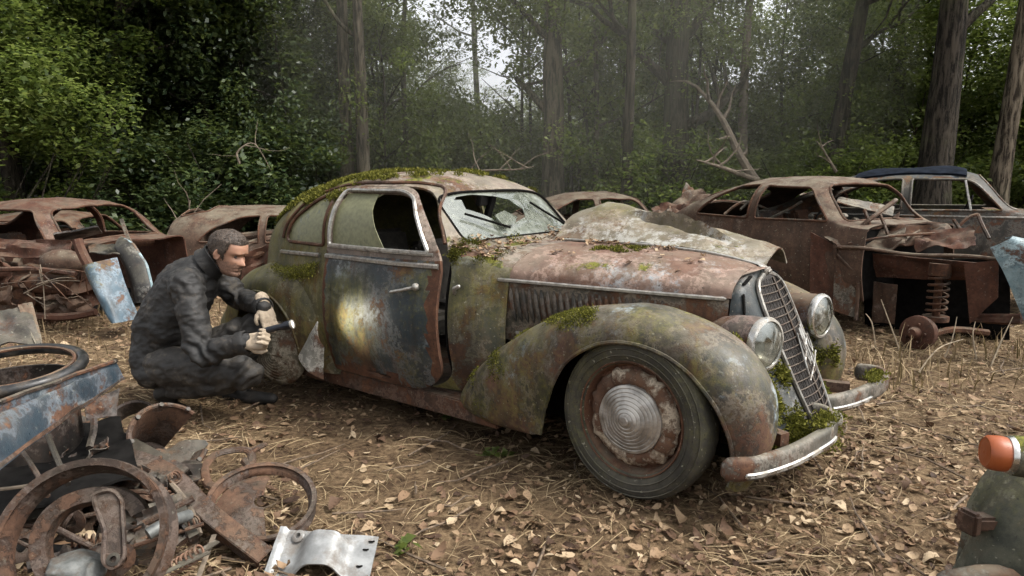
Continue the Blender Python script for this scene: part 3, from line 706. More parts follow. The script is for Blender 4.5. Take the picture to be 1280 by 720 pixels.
branchy('fallen_branch', [at(560, 222, 10.6), at(600, 214, 10.4), at(645, 212, 10.2), at(668, 208, 10.2)], .025, 'thin bleached branch lying level behind the roof of the saloon', seed=6)
branchy('dead_branch', [at(205, 322, 8.6), at(222, 296, 8.7), at(234, 274, 8.9), at(238, 250, 9.0)], .022, 'thin bent dead stem left of the cabin wreck', seed=7)
branchy('dead_branch', [at(300, 205, 10.2), at(297, 190, 10.2), at(318, 180, 10.3), at(340, 215, 10.4)], .02, 'thin grey stem hooking over in front of the dark bushes', seed=8, twigs=3)
# pale shed in the trees
t = thing('shed', 'small pale roofed shed half hidden among the trees at left', 'shed', (-9.0, 13.6, 0))
mb = MB(); mb.box((0, 0, .42), (1.25, 1.0, .84)); mb.build('wall', simple('shed wall', (.16, .15, .12), .9), t)
mb = MB(); mb.prism([(-.75, 0), (.75, 0), (.70, .06), (-.70, .06)], 1.3, Matrix.Translation((0, .65, .84)) @ Matrix.Rotation(PI/2, 4, 'X') ); mb.prism([(-.70, 0), (.70, 0), (.62, .16), (-.62, .16)], 1.2, Matrix.Translation((0, .6, .905)) @ Matrix.Rotation(PI/2, 4, 'X')); mb.build('roof', simple('shed roof felt', (.42, .43, .42), .7), t)
# mist hanging in the wood, lit from above
t = NT('mist'); vs = t.n('ShaderNodeVolumeScatter', {'Color': (1, 1, .88), 'Density': .032, 'Anisotropy': .35}); t.out(None, None, vs.outputs[0])
mb = MB(); mb.sphere((1.0, 16.5, 3.4), (7.6, 7.2, 5.6), 48, 28); tag(mb.build('mist', t.m, None, 0), 'thin pale mist hanging between the trees behind the wrecks', 'mist', kind='stuff')
# ================================================================== the old saloon
CAR = thing('vintage_saloon', 'mossy rusting vintage saloon car with broken windscreen, standing in the middle of the clearing', 'car', (.91, 3.28, 0), (0, 0, math.radians(-37)))
M_roof = aged('roof paint', (.115, .095, .080), (.175, .14, .115), rust=.42, algae=.35, moss=.15, dust=.5, grime=.35, seed=1, rough=.5)
M_body = aged('body paint', (.055, .058, .045), (.10, .088, .062), rust=.40, algae=.55, moss=.2, dust=.4, grime=.6, seed=2, fleck=(.25, .27, .26), fleckamt=.1)
M_rearp = aged('quarter paint', (.060, .056, .038), (.105, .092, .058), rust=.42, algae=.72, moss=.38, dust=.4, grime=.5, seed=3)
M_door = aged('door paint', (.024, .033, .038), (.050, .058, .058), rust=.37, algae=.46, moss=0, dust=.15, grime=.7, seed=4.4, rough=.42, blob=((-1.68, -.78, .62), .33, .9), fleck=(.22, .25, .26), fleckamt=.15)  # blob: round olive patch fading out from the middle of the door
M_bonnet = aged('bonnet paint', (.135, .085, .064), (.195, .132, .102), rust=.46, algae=.12, moss=.10, dust=.28, grime=.35, seed=5, fleck=(.36, .41, .43), fleckamt=.35, rough=.5, rustc=((.050, .027, .019), (.115, .062, .043), (.18, .105, .075)))
M_flap = aged('lifted bonnet paint', (.105, .086, .060), (.155, .128, .092), rust=.34, algae=.45, moss=.12, dust=.5, grime=.15, seed=6, fleck=(.42, .42, .40), fleckamt=.6)
M_side = aged('bonnet side paint', (.060, .058, .045), (.105, .085, .062), rust=.46, algae=.30, dust=.3, grime=.5, seed=7, fleck=(.25, .28, .28), fleckamt=.2)
M_fend = aged('front wing paint', (.026, .028, .026), (.088, .074, .054), rust=.46, algae=.58, moss=.10, dust=.28, grime=.6, seed=8.2, fleck=(.33, .40, .44), fleckamt=.10, rough=.45, rustc=((.030, .018, .013), (.085, .044, .029), (.145, .076, .050)))
M_nose = aged('nose paint', (.026, .033, .036), (.058, .062, .060), rust=.36, algae=.15, moss=0, dust=.4, grime=.3, seed=9, fleck=(.34, .36, .36), fleckamt=.3, rough=.4)
M_pod = aged('lamp pod paint', (.075, .062, .055), (.14, .10, .085), rust=.5, algae=.1, dust=.4, grime=.3, seed=10, fleck=(.22, .26, .3), fleckamt=.4)
M_bump = aged('bumper skin', (.065, .062, .052), (.115, .105, .088), rust=.42, algae=.3, moss=.12, dust=.5, grime=.4, seed=11, rough=.45)
M_chrome = simple('dull chrome', (.36, .35, .32), .34, .85, .25, .12, 34, dirt=(.10, .075, .055))
M_chrome2 = simple('bright lamp chrome', (.52, .51, .48), .22, .95, .15, .08, 18, dirt=(.20, .17, .13))
M_black = simple('black cavity', (.008, .0075, .007), .95, spec=.05)  # flat black; painted shade on linings, slots and under the scrap heap
M_rust = aged('bare rust', (.09, .045, .028), (.15, .075, .045), rust=.6, dust=.35, grime=.5, seed=12)
M_dkrust = aged('dark rust', (.035, .022, .016), (.07, .04, .027), rust=.5, dust=.25, grime=.5, seed=13)
M_tyre = aged('perished rubber', (.034, .032, .027), (.060, .055, .044), rust=.12, algae=.55, moss=.02, dust=.5, grime=.3, seed=61, rough=.85, ac=(.105, .098, .045))
M_hub = simple('hub cap alloy', (.34, .32, .29), .36, .7, .3, .3, 14, dirt=(.15, .115, .085))
def _glass(name, tint, alpha, film, filmamt, rough=.15):
    t = NT(name); tc = t.n('ShaderNodeTexCoord').outputs['Object']
    f = t.noise(tc, 4, 8, .65); g = t.noise(t.shift(tc, (0, 0, 0), (9, 9, 1.2)), 2, 6, .6); h = t.noise(tc, 40, 5, .6)
    fm = t.math('MULTIPLY', t.step(t.math('ADD', t.math('MULTIPLY', f, .5), t.math('ADD', t.math('MULTIPLY', g, .35), t.math('MULTIPLY', h, .2))), .62-.3*filmamt, .75-.3*filmamt), .95)
    d = t.n('ShaderNodeBsdfPrincipled', {'Base Color': t.mix(t.step(h, .35, .65), tuple(x*.7 for x in film), film), 'Roughness': .55})
    cl = t.n('ShaderNodeMixShader', {0: alpha, 1: t.n('ShaderNodeBsdfTransparent', {'Color': tint}).outputs[0], 2: t.n('ShaderNodeBsdfGlossy', {'Color': (.8, .85, .82), 'Roughness': rough}).outputs[0]})
    return t.out(t.n('ShaderNodeMixShader', {0: fm, 1: cl.outputs[0], 2: d.outputs[0]}).outputs[0])
M_wglass = _glass('clouded windscreen glass', (.60, .64, .60), .40, (.215, .225, .195), .62, .08)
def _screen():
    t = NT('clouded windscreen'); tc = t.n('ShaderNodeTexCoord').outputs['Object']; f = t.noise(tc, 3.2, 7, .6); h = t.noise(tc, 38, 6, .65); g = t.noise(t.shift(tc, (0, 0, 0), (16, 16, 1.5)), 1.5, 5, .6)
    fm = t.math('ADD', .30, t.math('MULTIPLY', t.step(t.math('ADD', t.math('MULTIPLY', f, .7), t.math('MULTIPLY', g, .3)), .38, .62), .52)); fm = t.math('ADD', fm, t.math('MULTIPLY', t.step(h, .58, .68), .25), True)
    d = t.n('ShaderNodeBsdfPrincipled', {'Base Color': t.mix(t.step(h, .3, .7), (.105, .118, .092), (.195, .208, .168)), 'Roughness': .38, 'Coat Weight': .6, 'Coat Roughness': .06})
    cl = t.n('ShaderNodeMixShader', {0: .24, 1: t.n('ShaderNodeBsdfTransparent', {'Color': (.66, .70, .65, 1)}).outputs[0], 2: t.n('ShaderNodeBsdfGlossy', {'Color': (.9, .92, .9, 1), 'Roughness': .03}).outputs[0]})
    return t.out(t.n('ShaderNodeMixShader', {0: fm, 1: cl.outputs[0], 2: d.outputs[0]}).outputs[0])
M_wglass = _screen()
M_sglass = _glass('algae side glass', (.40, .42, .30), .2, (.165, .165, .085), .86, .2)
M_lens = _glass('lamp lens', (.55, .55, .50), .18, (.22, .21, .18), .42, .08)
M_gframe = simple('tarnished grille frame', (.20, .19, .17), .4, .7, .3, .15, 24, dirt=(.07, .055, .04))
M_mesh = simple('grille mesh', (.020, .016, .013), .8, .2, .5, .3, 50)
M_gbar = simple('grille bars', (.085, .066, .050), .55, .4, .4, .2, 30, dirt=(.065, .040, .027))

B = Body(zs=[(-3.164, .34), (-2.732, .27), (-2.000, .25), (-.7, .27)],
         zb=[(-3.164, .50), (-2.948, .78), (-2.732, .90), (-2.444, .955), (-1.9, .965), (-1.1, .975), (-.95, .955), (-.8, .89), (-.7, .88)],
         zr=[(-3.164, .56), (-3.056, .83), (-2.876, 1.07), (-2.660, 1.255), (-2.408, 1.345), (-2.0, 1.402), (-1.7, 1.408), (-1.45, 1.375), (-1.315, 1.318), (-1.19, 1.195), (-1.045, 1.052), (-1.0, 1.03), (-.9, 1.022), (-.7, 1.02)],
         wb=[(-3.164, .24), (-2.948, .42), (-2.660, .575), (-2.300, .672), (-1.9, .70), (-1.4, .695), (-1.05, .645), (-.8, .565), (-.7, .54)],
         n=[(-3.020, 2.0), (-2.2, 2.3), (-1.6, 2.7), (-1.35, 3.2), (-1.2, 4.6), (-1.04, 4.6), (-.95, 3.0), (-.8, 2.5)],
         m=[(-2.6, 2.2), (-2.2, 2.6), (-1.6, 2.9), (-1.35, 2.8), (-1.2, 2.6), (-1.0, 2.4), (-.8, 2.3)],
         bul=[(-3.092, .03), (-2.200, .05), (-1.4, .062), (-1.0, .06), (-.8, .045)], dent=.005, seed=3)
door_out = rounded([(-1.925, .262), (-1.17, .265), (-1.02, .36), (-1.02, .90), (-1.055, 1.0), (-1.290, 1.275), (-1.40, 1.318), (-1.83, 1.318), (-1.925, 1.22)], [.02, .10, .08, .02, .04, .08, .06, .05, .06])
quart = rounded([(-1.955, .985), (-1.955, 1.288), (-2.08, 1.258), (-2.31, 1.11), (-2.355, .985)], [.02, .03, .12, .10, .05])
scr = rounded([(-1.280, -.495), (-1.280, .495), (-1.03, .515), (-1.03, -.515)], .06)
rearw = rounded([(-2.53, -.33), (-2.53, .33), (-2.70, .30), (-2.70, -.30)], .06)
outl = [(-3.10, .02), (-.74, .02), (-.74, 3.98), (-3.10, 3.98)]
holes = [B.poly(door_out), B.poly(quart), B.polyxy(scr), B.polyxy(rearw), B.poly(door_out, left=True), B.poly(quart, left=True)]
# body shell in three skins: quarter+roof share one surface, so colour splits by height inside the materials
shell = sheet(lambda u, v: B.pt(u, v), outl, holes, .045, .42)
t_ = None
def body_mat():
    """roof tone above the belt, mossy olive towards the tail and low on the scuttle"""
    t = NT('body skin'); tc = t.n('ShaderNodeTexCoord').outputs['Object']
    return t, tc
o = shell.build('body', M_rearp, CAR, 50, thick=.012)
# second material on faces by place: brown roof ahead of the rear dome
me = o.data; me.materials.append(M_roof); me.materials.append(M_body)
for p in me.polygons:
    c = p.center; k = nz(c.x, c.y, c.z, 5)*.12
    if c.z > 1.27-(c.x+2.2)*.25+k and c.x > -2.35+k*2 or (c.z > 1.02+k*.5 and c.x > -1.36): p.material_index = 1
    elif c.x > -1.03: p.material_index = 2
# floor, firewall, inner dark skins
mb = MB(); mb.box((-1.9, 0, .235), (2.3, 1.22, .05)); mb.box((-.83, 0, .62), (.03, 1.0, .66)); mb.box((-.4, 0, .25), (1.2, .5, .12)); mb.box((-2.55, 0, .55), (.04, 1.1, .6))
for y in (-.62, .62): mb.box((-1.5, y, .20), (1.55, .10, .10))
mb.build('chassis', M_dkrust, CAR, bevel=.006)
mb = MB(); mb.box((-1.10, 0, .90), (.10, 1.06, .17)); mb.build('dashboard', M_dkrust, CAR, bevel=.02)
mb = MB()
for y in (-.31, .31): mb.box((-1.75, y, .47), (.46, .5, .17)); mb.box((-1.98, y, .72), (.13, .5, .46), (0, -.2, 0))
mb.box((-2.38, 0, .48), (.45, 1.1, .18)); mb.box((-2.56, 0, .74), (.14, 1.1, .5), (0, -.25, 0))
mb.build('seat', simple('mouldy seat cloth', (.035, .03, .024), .9), CAR, bevel=.04, seg=3)
mb = MB(); mb.tube([(.21*math.cos(a), .21*math.sin(a), 0) for a in np.linspace(0, 2*PI, 28)[:-1]], .012, 6, closed=True)
for k in range(3): a = k*2.1; mb.tube([(0, 0, -.02), (.2*math.cos(a), .2*math.sin(a), 0)], .009, 5)
mb.tube([(0, 0, -.02), (0, 0, -.3)], .018, 6)
o = mb.build('steering_wheel', M_black, CAR); o.location = (-1.33, .33, .93); o.rotation_euler = (0, -1.0, 0)

# --- door: its own panel on a rear hinge, standing ajar
dr_out = rounded([(-1.915, .268), (-1.19, .272), (-1.045, .37), (-1.045, .905), (-1.07, .995), (-1.30, 1.245), (-1.41, 1.306), (-1.825, 1.306), (-1.915, 1.22)], [.02, .10, .08, .02, .04, .08, .06, .05, .06])
dr_win = rounded([(-1.885, .992), (-1.125, .992), (-1.318, 1.240), (-1.42, 1.282), (-1.885, 1.282)], [.02, .03, .09, .06, .03])
rothole = [(-1.52+.085*math.cos(a)*(1+.5*nz(a, 1, 0, 1.3)), .305+.016*math.sin(a)*(1+.8*nz(a, 5, 2, 2))) for a in np.linspace(0, 2*PI, 18)[:-1]]
def edge_rust(q): return q
hinge = B.pt(-1.915, B.vz(-1.915, .6), 0)
door = bpy.data.objects.new('door', None); C.objects.link(door); door.parent = CAR
HX, HY = -1.915, -.735
HM = Matrix.Translation((HX, HY, 0)) @ Matrix.Rotation(math.radians(-2.8), 4, 'Z') @ Matrix.Translation((-HX, -HY, 0))
def dmap(u, v, off=.012):
    p = B.pt(u, v, off)
    if p.z < .36: p.y += .004*math.sin(u*31)*(.36-p.z)*10
    return HM @ p
bpy.data.objects.remove(door)
dsh = sheet(dmap, B.poly(dr_out), [B.poly(dr_win), B.poly(rothole, .015)], .03, .6)
door = dsh.build('door', M_door, CAR, 50, thick=.022)
dme = door.data; M_doortop = aged('door upper paint', (.105, .085, .068), (.165, .13, .105), rust=.42, algae=.3, dust=.3, grime=.4, seed=15); M_dedge = aged('door edge rust', (.10, .05, .03), (.17, .085, .05), rust=.7, algae=.1, dust=.1, grime=.3, seed=16)
dme.materials.append(M_doortop); dme.materials.append(M_dedge)
IHM = HM.inverted()
for p in dme.polygons:
    c = IHM @ p.center; k = nz(c.x, 0, c.z, 9)*.055+nz(c.x, 4, c.z, 25)*.02
    if c.z > .955+k*.25: p.material_index = 1
    elif c.x > -1.10+k or c.z < .315+k or c.x < -1.895: p.material_index = 2
def dline(xz, r, name, mat, off=.018, n=6, par=None, flat=1.0):
    mb = MB(); mb.tube([dmap(a, B.vz(a, b), off) for a, b in densify(xz, .05, False)+[V(xz[-1])]], r, n, flat=flat); return mb.build(name, mat, par or CAR)
dline([(-1.91, .925), (-1.06, .925)], .014, 'chrome_strip', M_chrome, .016, par=door)
dline([(-1.90, .984), (-1.10, .984)], .009, 'window_sill', M_chrome, .014, par=door)
mb = MB(); mb.tube([dmap(a, b, .016) for a, b in B.poly(dr_win)], .011, 6, closed=True); mb.build('window_frame', M_chrome, door)
def handle(pts, name, par, mat=M_chrome):
    mb = MB(); mb.tube(catmull(pts, 4), .011, 8, round_caps=True, flat=.8); mb.sphere(pts[-1], .02); return mb.build(name, mat, par)
hp = dmap(-1.16, B.vz(-1.16, .81), .03); hq = dmap(-1.30, B.vz(-1.30, .785), .045)
handle([hq, hq.lerp(hp, .5)+V((0, -.012, .004)), hp+V((0, -.004, .012))], 'handle', door)
# pane: rear two thirds left in the door, broken off along a slanting edge
pane = rounded([(-1.882, .99), (-1.44, .99), (-1.52, 1.10), (-1.575, 1.19), (-1.60, 1.280), (-1.882, 1.280)], .008, 2)
sheet(lambda u, v: HM @ B.pt(u, v, -.004), B.poly(pane), (), .06, .6).build('side_window', M_sglass, door, thick=.004)
sheet(lambda u, v: B.pt(u, v, -.006), B.poly(quart), (), .06, .6).build('quarter_window', M_sglass, CAR, thick=.004)
B.ring(B.poly(quart), .010, .004).build('quarter_window_frame', M_dkrust, CAR)
sheet(lambda u, v: B.pt(u, v, -.006), B.poly(quart, left=True), (), .06, .6).build('quarter_window', M_sglass, CAR, thick=.004)
pl = B.poly(rounded([(-1.9, .99), (-1.15, .99), (-1.33, 1.22), (-1.42, 1.285), (-1.9, 1.285)], .03), left=True)
sheet(lambda u, v: B.pt(u, v, .0), B.poly(rounded([(-1.915, .268), (-1.19, .272), (-1.045, .37), (-1.045, .905), (-1.07, .995), (-1.30, 1.245), (-1.41, 1.28), (-1.825, 1.28), (-1.915, 1.2)], .05), left=True), [pl], .05, .6).build('door', M_body, CAR, thick=.02)
sheet(lambda u, v: B.pt(u, v, -.035), [(a, b) for a, b in B.poly([(-1.98, .27), (-.95, .27), (-.95, .96), (-1.98, .96)], left=True)], (), .1, .6).build('door_card', M_black, CAR)  # added black sheet keeps the view through the door gap dark
# belt strip behind the door, drip rail
B.strip(densify([(-2.42, .915), (-1.935, .925)], .05, False), .013, .006).build('chrome_strip', M_chrome, CAR)
rail = [(-2.40, 1.0), (-2.36, 1.10), (-2.22, 1.235), (-2.06, 1.298), (-1.9, 1.328), (-1.6, 1.334), (-1.42, 1.332), (-1.30, 1.292), (-1.2, 1.165), (-1.09, 1.03)]
B.strip(catmull([(a, b, 0) for a, b in rail], 5) and [(p.x, p.y) for p in catmull([(a, b, 0) for a, b in rail], 5)], .009, .006).build('drip_rail', M_dkrust, CAR)
# A-post hinge plate seen in the door gap
mb = MB(); mb.tube([B.pt(-.99, B.vz(-.99, .80), .004), B.pt(-.985, B.vz(-.985, .82), .03), B.pt(-.965, B.vz(-.965, .83), .035)], .011, 6, round_caps=True); mb.build('door_catch', M_chrome, CAR)
mb = MB(); mb.grid(lambda u, v: B.pt(-1.03, lerp(.05, 1.1, v), lerp(-.01, -.14, u)), 4, 16); mb.build('door_post', M_black, CAR, thick=.01)  # black sheet behind the gap, its shade put in as colour

# --- windscreen: clouded glass with a big jagged hole
def jag(cx, cy, rx, ry, n, amp, seed): 
    rr = random.Random(seed); return [(cx+rx*math.cos(a)*(1+amp*rr.uniform(-1, 1)), cy+ry*math.sin(a)*(1+amp*rr.uniform(-1, 1))) for a in np.linspace(0, 2*PI, n+1)[:-1]]
hole = [(-1.262, -.34), (-1.267, -.20), (-1.255, -.02), (-1.235, .10), (-1.18, .17), (-1.14, .14), (-1.118, .02), (-1.15, -.08), (-1.137, -.16), (-1.165, -.22), (-1.20, -.33), (-1.245, -.315), (-1.25, -.37)]
sheet(lambda u, v: B.raw(u, v)-B.nrm(u, v)*.008, B.polyxy(scr), [B.polyxy(hole)], .05, .42).build('windscreen', M_wglass, CAR, thick=.004)
shard = [(-1.14, -.17), (-1.16, -.06), (-1.125, .02), (-1.09, -.05), (-1.085, -.16)]
sheet(lambda u, v: B.pt(u, v, .006)+V((0, 0, .01)), B.polyxy(shard), (), .05, .42).build('glass_shard', M_wglass, CAR, thick=.004)
B.ring(B.polyxy(scr), .007, .0).build('windscreen_frame', M_black, CAR)
for y0, y1, x0, x1 in ((-.40, -.12, -1.165, -1.075), (.24, .45, -1.20, -1.07)):
    mb = MB(); mb.tube([B.pt(x0, B.vy(x0, y0), .018), B.pt(x1, B.vy(x1, y1), .02)], .007, 5); mb.build('wiper', M_black, CAR)
mb = MB(); mb.box((-1.30, -.06, 1.235), (.03, .17, .06), (0, .2, .3)); mb.tube([(-1.32, -.02, 1.30), (-1.30, -.04, 1.25)], .008, 5); mb.box((-1.33, 0, 1.12), (.03, .05, .32), (0, .35, 0)); mb.build('rear_view_mirror', M_black, CAR, bevel=.008)

# --- bonnet: right half shut, left half lifted and torn
H = Body(zs=[(-.85, .55), (.4, .58)], zb=[(-.85, .885), (.3, .862)], zr=[(-.85, 1.02), (-.4, 1.022), (0, 1.005), (.3, .958)],
         wb=[(-.85, .575), (-.8, .560), (-.4, .472), (0, .385), (.24, .325), (.3, .305)], n=2.25, m=2.1, bul=.012, dent=.004, seed=8, tuck=.02)
hood = sheet(lambda u, v: H.pt(u, v, .004), rounded([(-.80, .97), (.27, .97), (.275, 1.99), (-.74, 1.99), (-.785, 1.5)], [.01, .01, 0, 0, .06]), (), .035, .5)
hood.build('bonnet', M_bonnet, CAR, 50, thick=.010)
sp = rounded([(-.80, .06), (.12, .06), (.262, .32), (.262, .955), (-.80, .955)], [.04, .12, .10, .01, .01])
side = sheet(lambda u, v: H.pt(u, v, .0), sp, (), .035, .5).build('side_panel', M_side, CAR, 50, thick=.010)
mb = MB()
for k in range(24):
    x = -.735+k*.0315
    mb.tube([H.pt(x+.030*(1-q), lerp(.36, .86, q), .001+.006*math.sin(PI*q)**.5) for q in np.linspace(0, 1, 7)], [.004, .0105, .0115, .0115, .0115, .0105, .004], 7)
mb.build('louvre', aged('louvre paint', (.030, .030, .026), (.055, .048, .038), rust=.40, dust=.05, grime=.3, seed=7), side)
def hstrip(body, x0, x1, v, r, name, par, off=.01, mat=M_chrome, n=24):
    mb = MB(); mb.tube([body.pt(lerp(x0, x1, q), v, off) for q in np.linspace(0, 1, n)], r, 6, round_caps=True, flat=.8); return mb.build(name, mat, par)
hstrip(H, -.79, .24, .962, .012, 'chrome_strip', CAR)
mb = MB(); mb.tube([H.pt(x, .56, .016) for x in (.02, .08, .16)], .009, 6, round_caps=True); mb.build('bonnet_catch', M_chrome, side); mb = MB(); mb.tube([H.pt(x, .2, .016) for x in (-.70, -.65, -.60)], .009, 6, round_caps=True); mb.build('bonnet_catch', M_chrome, side)
# centre hinge strip
mb = MB(); mb.tube([(x, 0, H.zr(x)+.010) for x in np.linspace(-.78, .30, 20)], .010, 6, flat=.7); mb.build('centre_strip', M_chrome, CAR)
def flap(u, v):
    x = lerp(-.86, .30, u); hingez = H.zr(x)+.012
    wdt = lerp(.50, .40, u)
    lift = lerp(.235, .085, u)*(1-.22*math.sin(PI*u)) + .03*math.sin(5*u)*v
    y = .03+wdt*v*(1-.10*v); z = hingez+lift*math.sin(PI*.5*min(1, v*1.25))-.16*max(0, v-.62)**1.4*(1+u)
    # torn crease running forward from the middle
    cr = math.exp(-((v-(.50-.35*(u-.35)))/.055)**2)*max(0, math.sin(PI*min(1, max(0, (u-.30)/.55))))
    z += .060*cr*(1 if v > (.50-.35*(u-.35)) else -.55)
    z += .014*nz(x, y, 3, 6)+.007*nz(x, y, 1, 15)
    if u < .16: z -= (.16-u)*.9*(v**1.2)*1.15
    return V((x-.05*v*(1-u), y, z))
fl = MB(); fl.grid(flap, 64, 34); fl.build('lifted_bonnet_half', M_flap, CAR, 60, thick=.008)['label'] = 'crumpled half of the bonnet standing open'
# left side panel + dark engine underneath
sheet(lambda u, v: H.pt(u, 4-v, 0), sp, (), .05, .5).build('side_panel', M_side, CAR, 50, thick=.01)
mb = MB(); mb.box((-.3, 0, .58), (.95, .34, .5)); mb.tube([(-.6, 0, .85), (.2, 0, .84)], .07, 10); mb.box((.24, 0, .66), (.06, .46, .46)); mb.build('engine', M_dkrust, CAR, bevel=.02)

# --- nose and grille
def gx(z): return .315+(.925-z)/.70*.32
GW = Curve1([(.21, .075), (.25, .115), (.42, .160), (.62, .184), (.78, .192), (.87, .175), (.915, .115), (.935, .012)])
WO = Curve1([(.24, .46), (.40, .44), (.52, .36), (.65, .335), (.80, .318), (.88, .292), (.93, .20), (.955, .10), (.965, .03)])
def nose(u, v):
    """u 0..1 right edge to left edge round the front, v 0..1 bottom to top"""
    z = lerp(.22, .962, v); wo = WO(z); gwv = min(GW(min(z, .935)), wo*.86)+.012
    s_ = -1 if u < .5 else 1; q = abs(u-.5)*2
    xf = gx(z)-.012; xb = .265+max(0, .5-z)*.30
    if q < .22: return V((xf, s_*gwv*(q/.22), z))
    a = (q-.22)/.78*PI/2
    return V((xb+(xf-xb)*max(0, math.cos(a))**(2/2.2), s_*(gwv+(wo-gwv)*math.sin(a)**(2/2.0)), z-.0*q))
mb = MB(); mb.grid(nose, 61, 34); nose_o = mb.build('nose', M_nose, CAR, 50, thick=.006)
for s_ in (-1, 1):
    mb = MB(); mb.tube([V(nose(.5+s_*.285, .955))+V((.0, 0, .004)), V(nose(.5+s_*.34, .925))+V((0, s_*.004, .003))], .009, 6, round_caps=True, flat=.6); mb.build('air_slot', M_black, nose_o)
    mb = MB(); mb.tube([V(nose(.5+s_*.34, .87))+V((.003, s_*.003, 0)), V(nose(.5+s_*.355, .78))+V((.003, s_*.003, 0))], .010, 6, round_caps=True, flat=.6); mb.build('air_slot', M_black, nose_o)
def gp(s_, q, off=0.0):
    """grille plane: s_ height z, q -1..1 across"""
    wv = GW(s_); return V((gx(s_)+off+.022*(1-q*q), q*wv, s_))
zz = list(np.linspace(.235, .933, 34))
back = MB(); back.grid(lambda u, v: gp(lerp(.235, .933, v), lerp(-1, 1, u), -.008), 9, 34); grille = back.build('grille', M_mesh, CAR)
mb = MB(); mb.tube([gp(z, -1, .0) for z in zz]+[gp(z, 1, .0) for z in zz[::-1]], .011, 7, closed=True); mb.build('grille_frame', M_gframe, grille)
mb = MB()
for k in range(20):
    z = .26+k*.0332; mb.tube([gp(z, q, .004) for q in (-.98, -.75, -.5, -.25, 0, .25, .5, .75, .98)], .0030, 5)
mb.build('horizontal_bars', M_gbar, grille)
mb = MB()
for k in range(11):
    q = -.86+k*.172; mb.tube([gp(z, q, 0) for z in np.linspace(.255, .915, 16)], .0022, 4)
mb.build('vertical_bars', M_mesh, grille)
mb = MB(); mb.tube([gp(z, 0, .006) for z in np.linspace(.25, .92, 16)], .005, 5); mb.build('centre_bar', M_gbar, grille)
mb = MB(); mb.sphere((gx(.93)+.004, 0, .940), (.012, .040, .026), 14, 10, Euler((0, .4, 0)).to_matrix().to_4x4()); mb.build('bonnet_badge', M_chrome, nose_o)
mb = MB(); mb.tube([(x, 0, H.zr(min(x, .3))+.012-(max(0, x-.28))*.5) for x in (.25, .28, .31, .335)], [.012, .02, .026, .02], 8, flat=.5); mb.build('nose_moulding', M_chrome, nose_o)
# chrome script across the grille bars: slanted lettering Alfa
def emb(pts, r=.0042):
    mb = MB()
    for st in pts: mb.tube([gp(.615+(y+.34*x)*.115, 0, .030)+V((0, (x-.02)*.115, 0)) for x, y in st], r, 6, round_caps=True)
    return mb
emb([[(-.85, -.55), (-.62, .1), (-.38, .72), (-.30, .1), (-.22, -.50)], [(-.66, -.12), (-.2, -.05)],
     [(-.12, -.45), (.02, .2), (.12, .72), (.02, .70), (-.10, -.1), (-.02, -.48), (.08, -.40)],
     [(.10, -.75), (.24, .05), (.36, .74), (.27, .72), (.20, .2), (.16, -.5)], [(.08, .08), (.44, .12)],
     [(.74, .12), (.58, .18), (.46, -.15), (.54, -.45), (.68, -.30), (.78, .16), (.74, -.35), (.86, -.45)],
     [(-.95, -.68), (.05, -.72), (.95, -.62)]]).build('script_emblem', M_chrome, grille)
mb = MB(); mb.tube([gp(.36, -.55, .03), gp(.315, -.50, .032), gp(.30, -.1, .03)], .006, 5, round_caps=True); mb.build('bent_bar', M_chrome, grille)
mb = MB(); mb.lathe([(0, .012), (.022, .010), (.034, .002), (.034, -.006)], axisM(gp(.30, .4, .035), (1, -.1, .35)), 20); mb.build('round_badge', M_chrome, grille)

# --- wings: swept round the wheel centre
def wing(cx, cz, Rp, Lp, ho, hi, ym, dr, name, mat, a0, a1, nth=110, nt_=40, dents=.006, seed=0, sgn=-1):
    R, L, HO, HI, YM, DR = [Curve1(c) for c in (Rp, Lp, ho, hi, ym, dr)]
    def f(u, v):
        th = lerp(a0, a1, u); r1 = R(th); r0 = min(L(th), r1*.97); a = v*PI*.96; c_ = math.cos(a); s_ = max(0, math.sin(a))
        if a <= PI/2: y = YM(th)+HO(th)*c_**(2/2.3); r = r0+(r1-r0)*s_**(2/2.15)
        else: y = YM(th)-HI(th)*(-c_)**(2/2.2); r = r1-DR(th)*(1-s_**(2/2.0))
        p = V((cx+r*math.cos(math.radians(th)), sgn*y, cz+r*math.sin(math.radians(th))))
        d = dents*(nz(p.x, p.y+seed, p.z, 4)+.5*nz(p.x, p.y+seed, p.z, 11))
        return p+V((math.cos(math.radians(th))*d, sgn*d*.6, math.sin(math.radians(th))*d))
    mb = MB(); mb.grid(f, nth, nt_); o = mb.build(name, mat, CAR, 60, thick=.010)
    lip = MB(); lip.tube([f(u, .0) for u in np.linspace(0, 1, nth)], .009, 6); lip.build('wing_lip', mat, o)
    return o, f
FR = [(-30, .46), (-14, .49), (-2.3, .515), (7.6, .535), (24, .555), (40, .55), (56.6, .522), (77, .498), (100, .502), (132, .575), (156.5, .71), (171.7, .87), (181, .99), (186, 1.03), (190, .93), (196, .60)]
FL = [(-30, .42), (-14, .43), (0, .425), (20, .41), (45, .395), (90, .375), (135, .375), (165, .39), (185, .43), (196, .47)]
for sg in (-1, 1):
    WINGF = globals().setdefault('WINGF', {}); fo, fw = wing(.03, .345, FR, FL, [(-30, .10), (-14, .13), (5, .165), (40, .20), (140, .20), (170, .16), (190, .12)], [(-14, .14), (30, .22), (120, .22), (190, .10)], [(-14, .60), (20, .595), (140, .60), (190, .62)],
         [(-14, .10), (20, .30), (60, .30), (120, .26), (170, .2), (190, .1)], 'front_wing', M_fend, -21, 195.5, seed=2*sg, sgn=sg); WINGF[sg] = fw
RR = [(-8, .64), (10, .655), (33, .675), (54, .61), (80, .54), (110, .525), (140, .56), (165, .66), (180, .78), (192, .78)]
RL = [(-8, .36), (30, .37), (90, .36), (150, .37), (192, .40)]
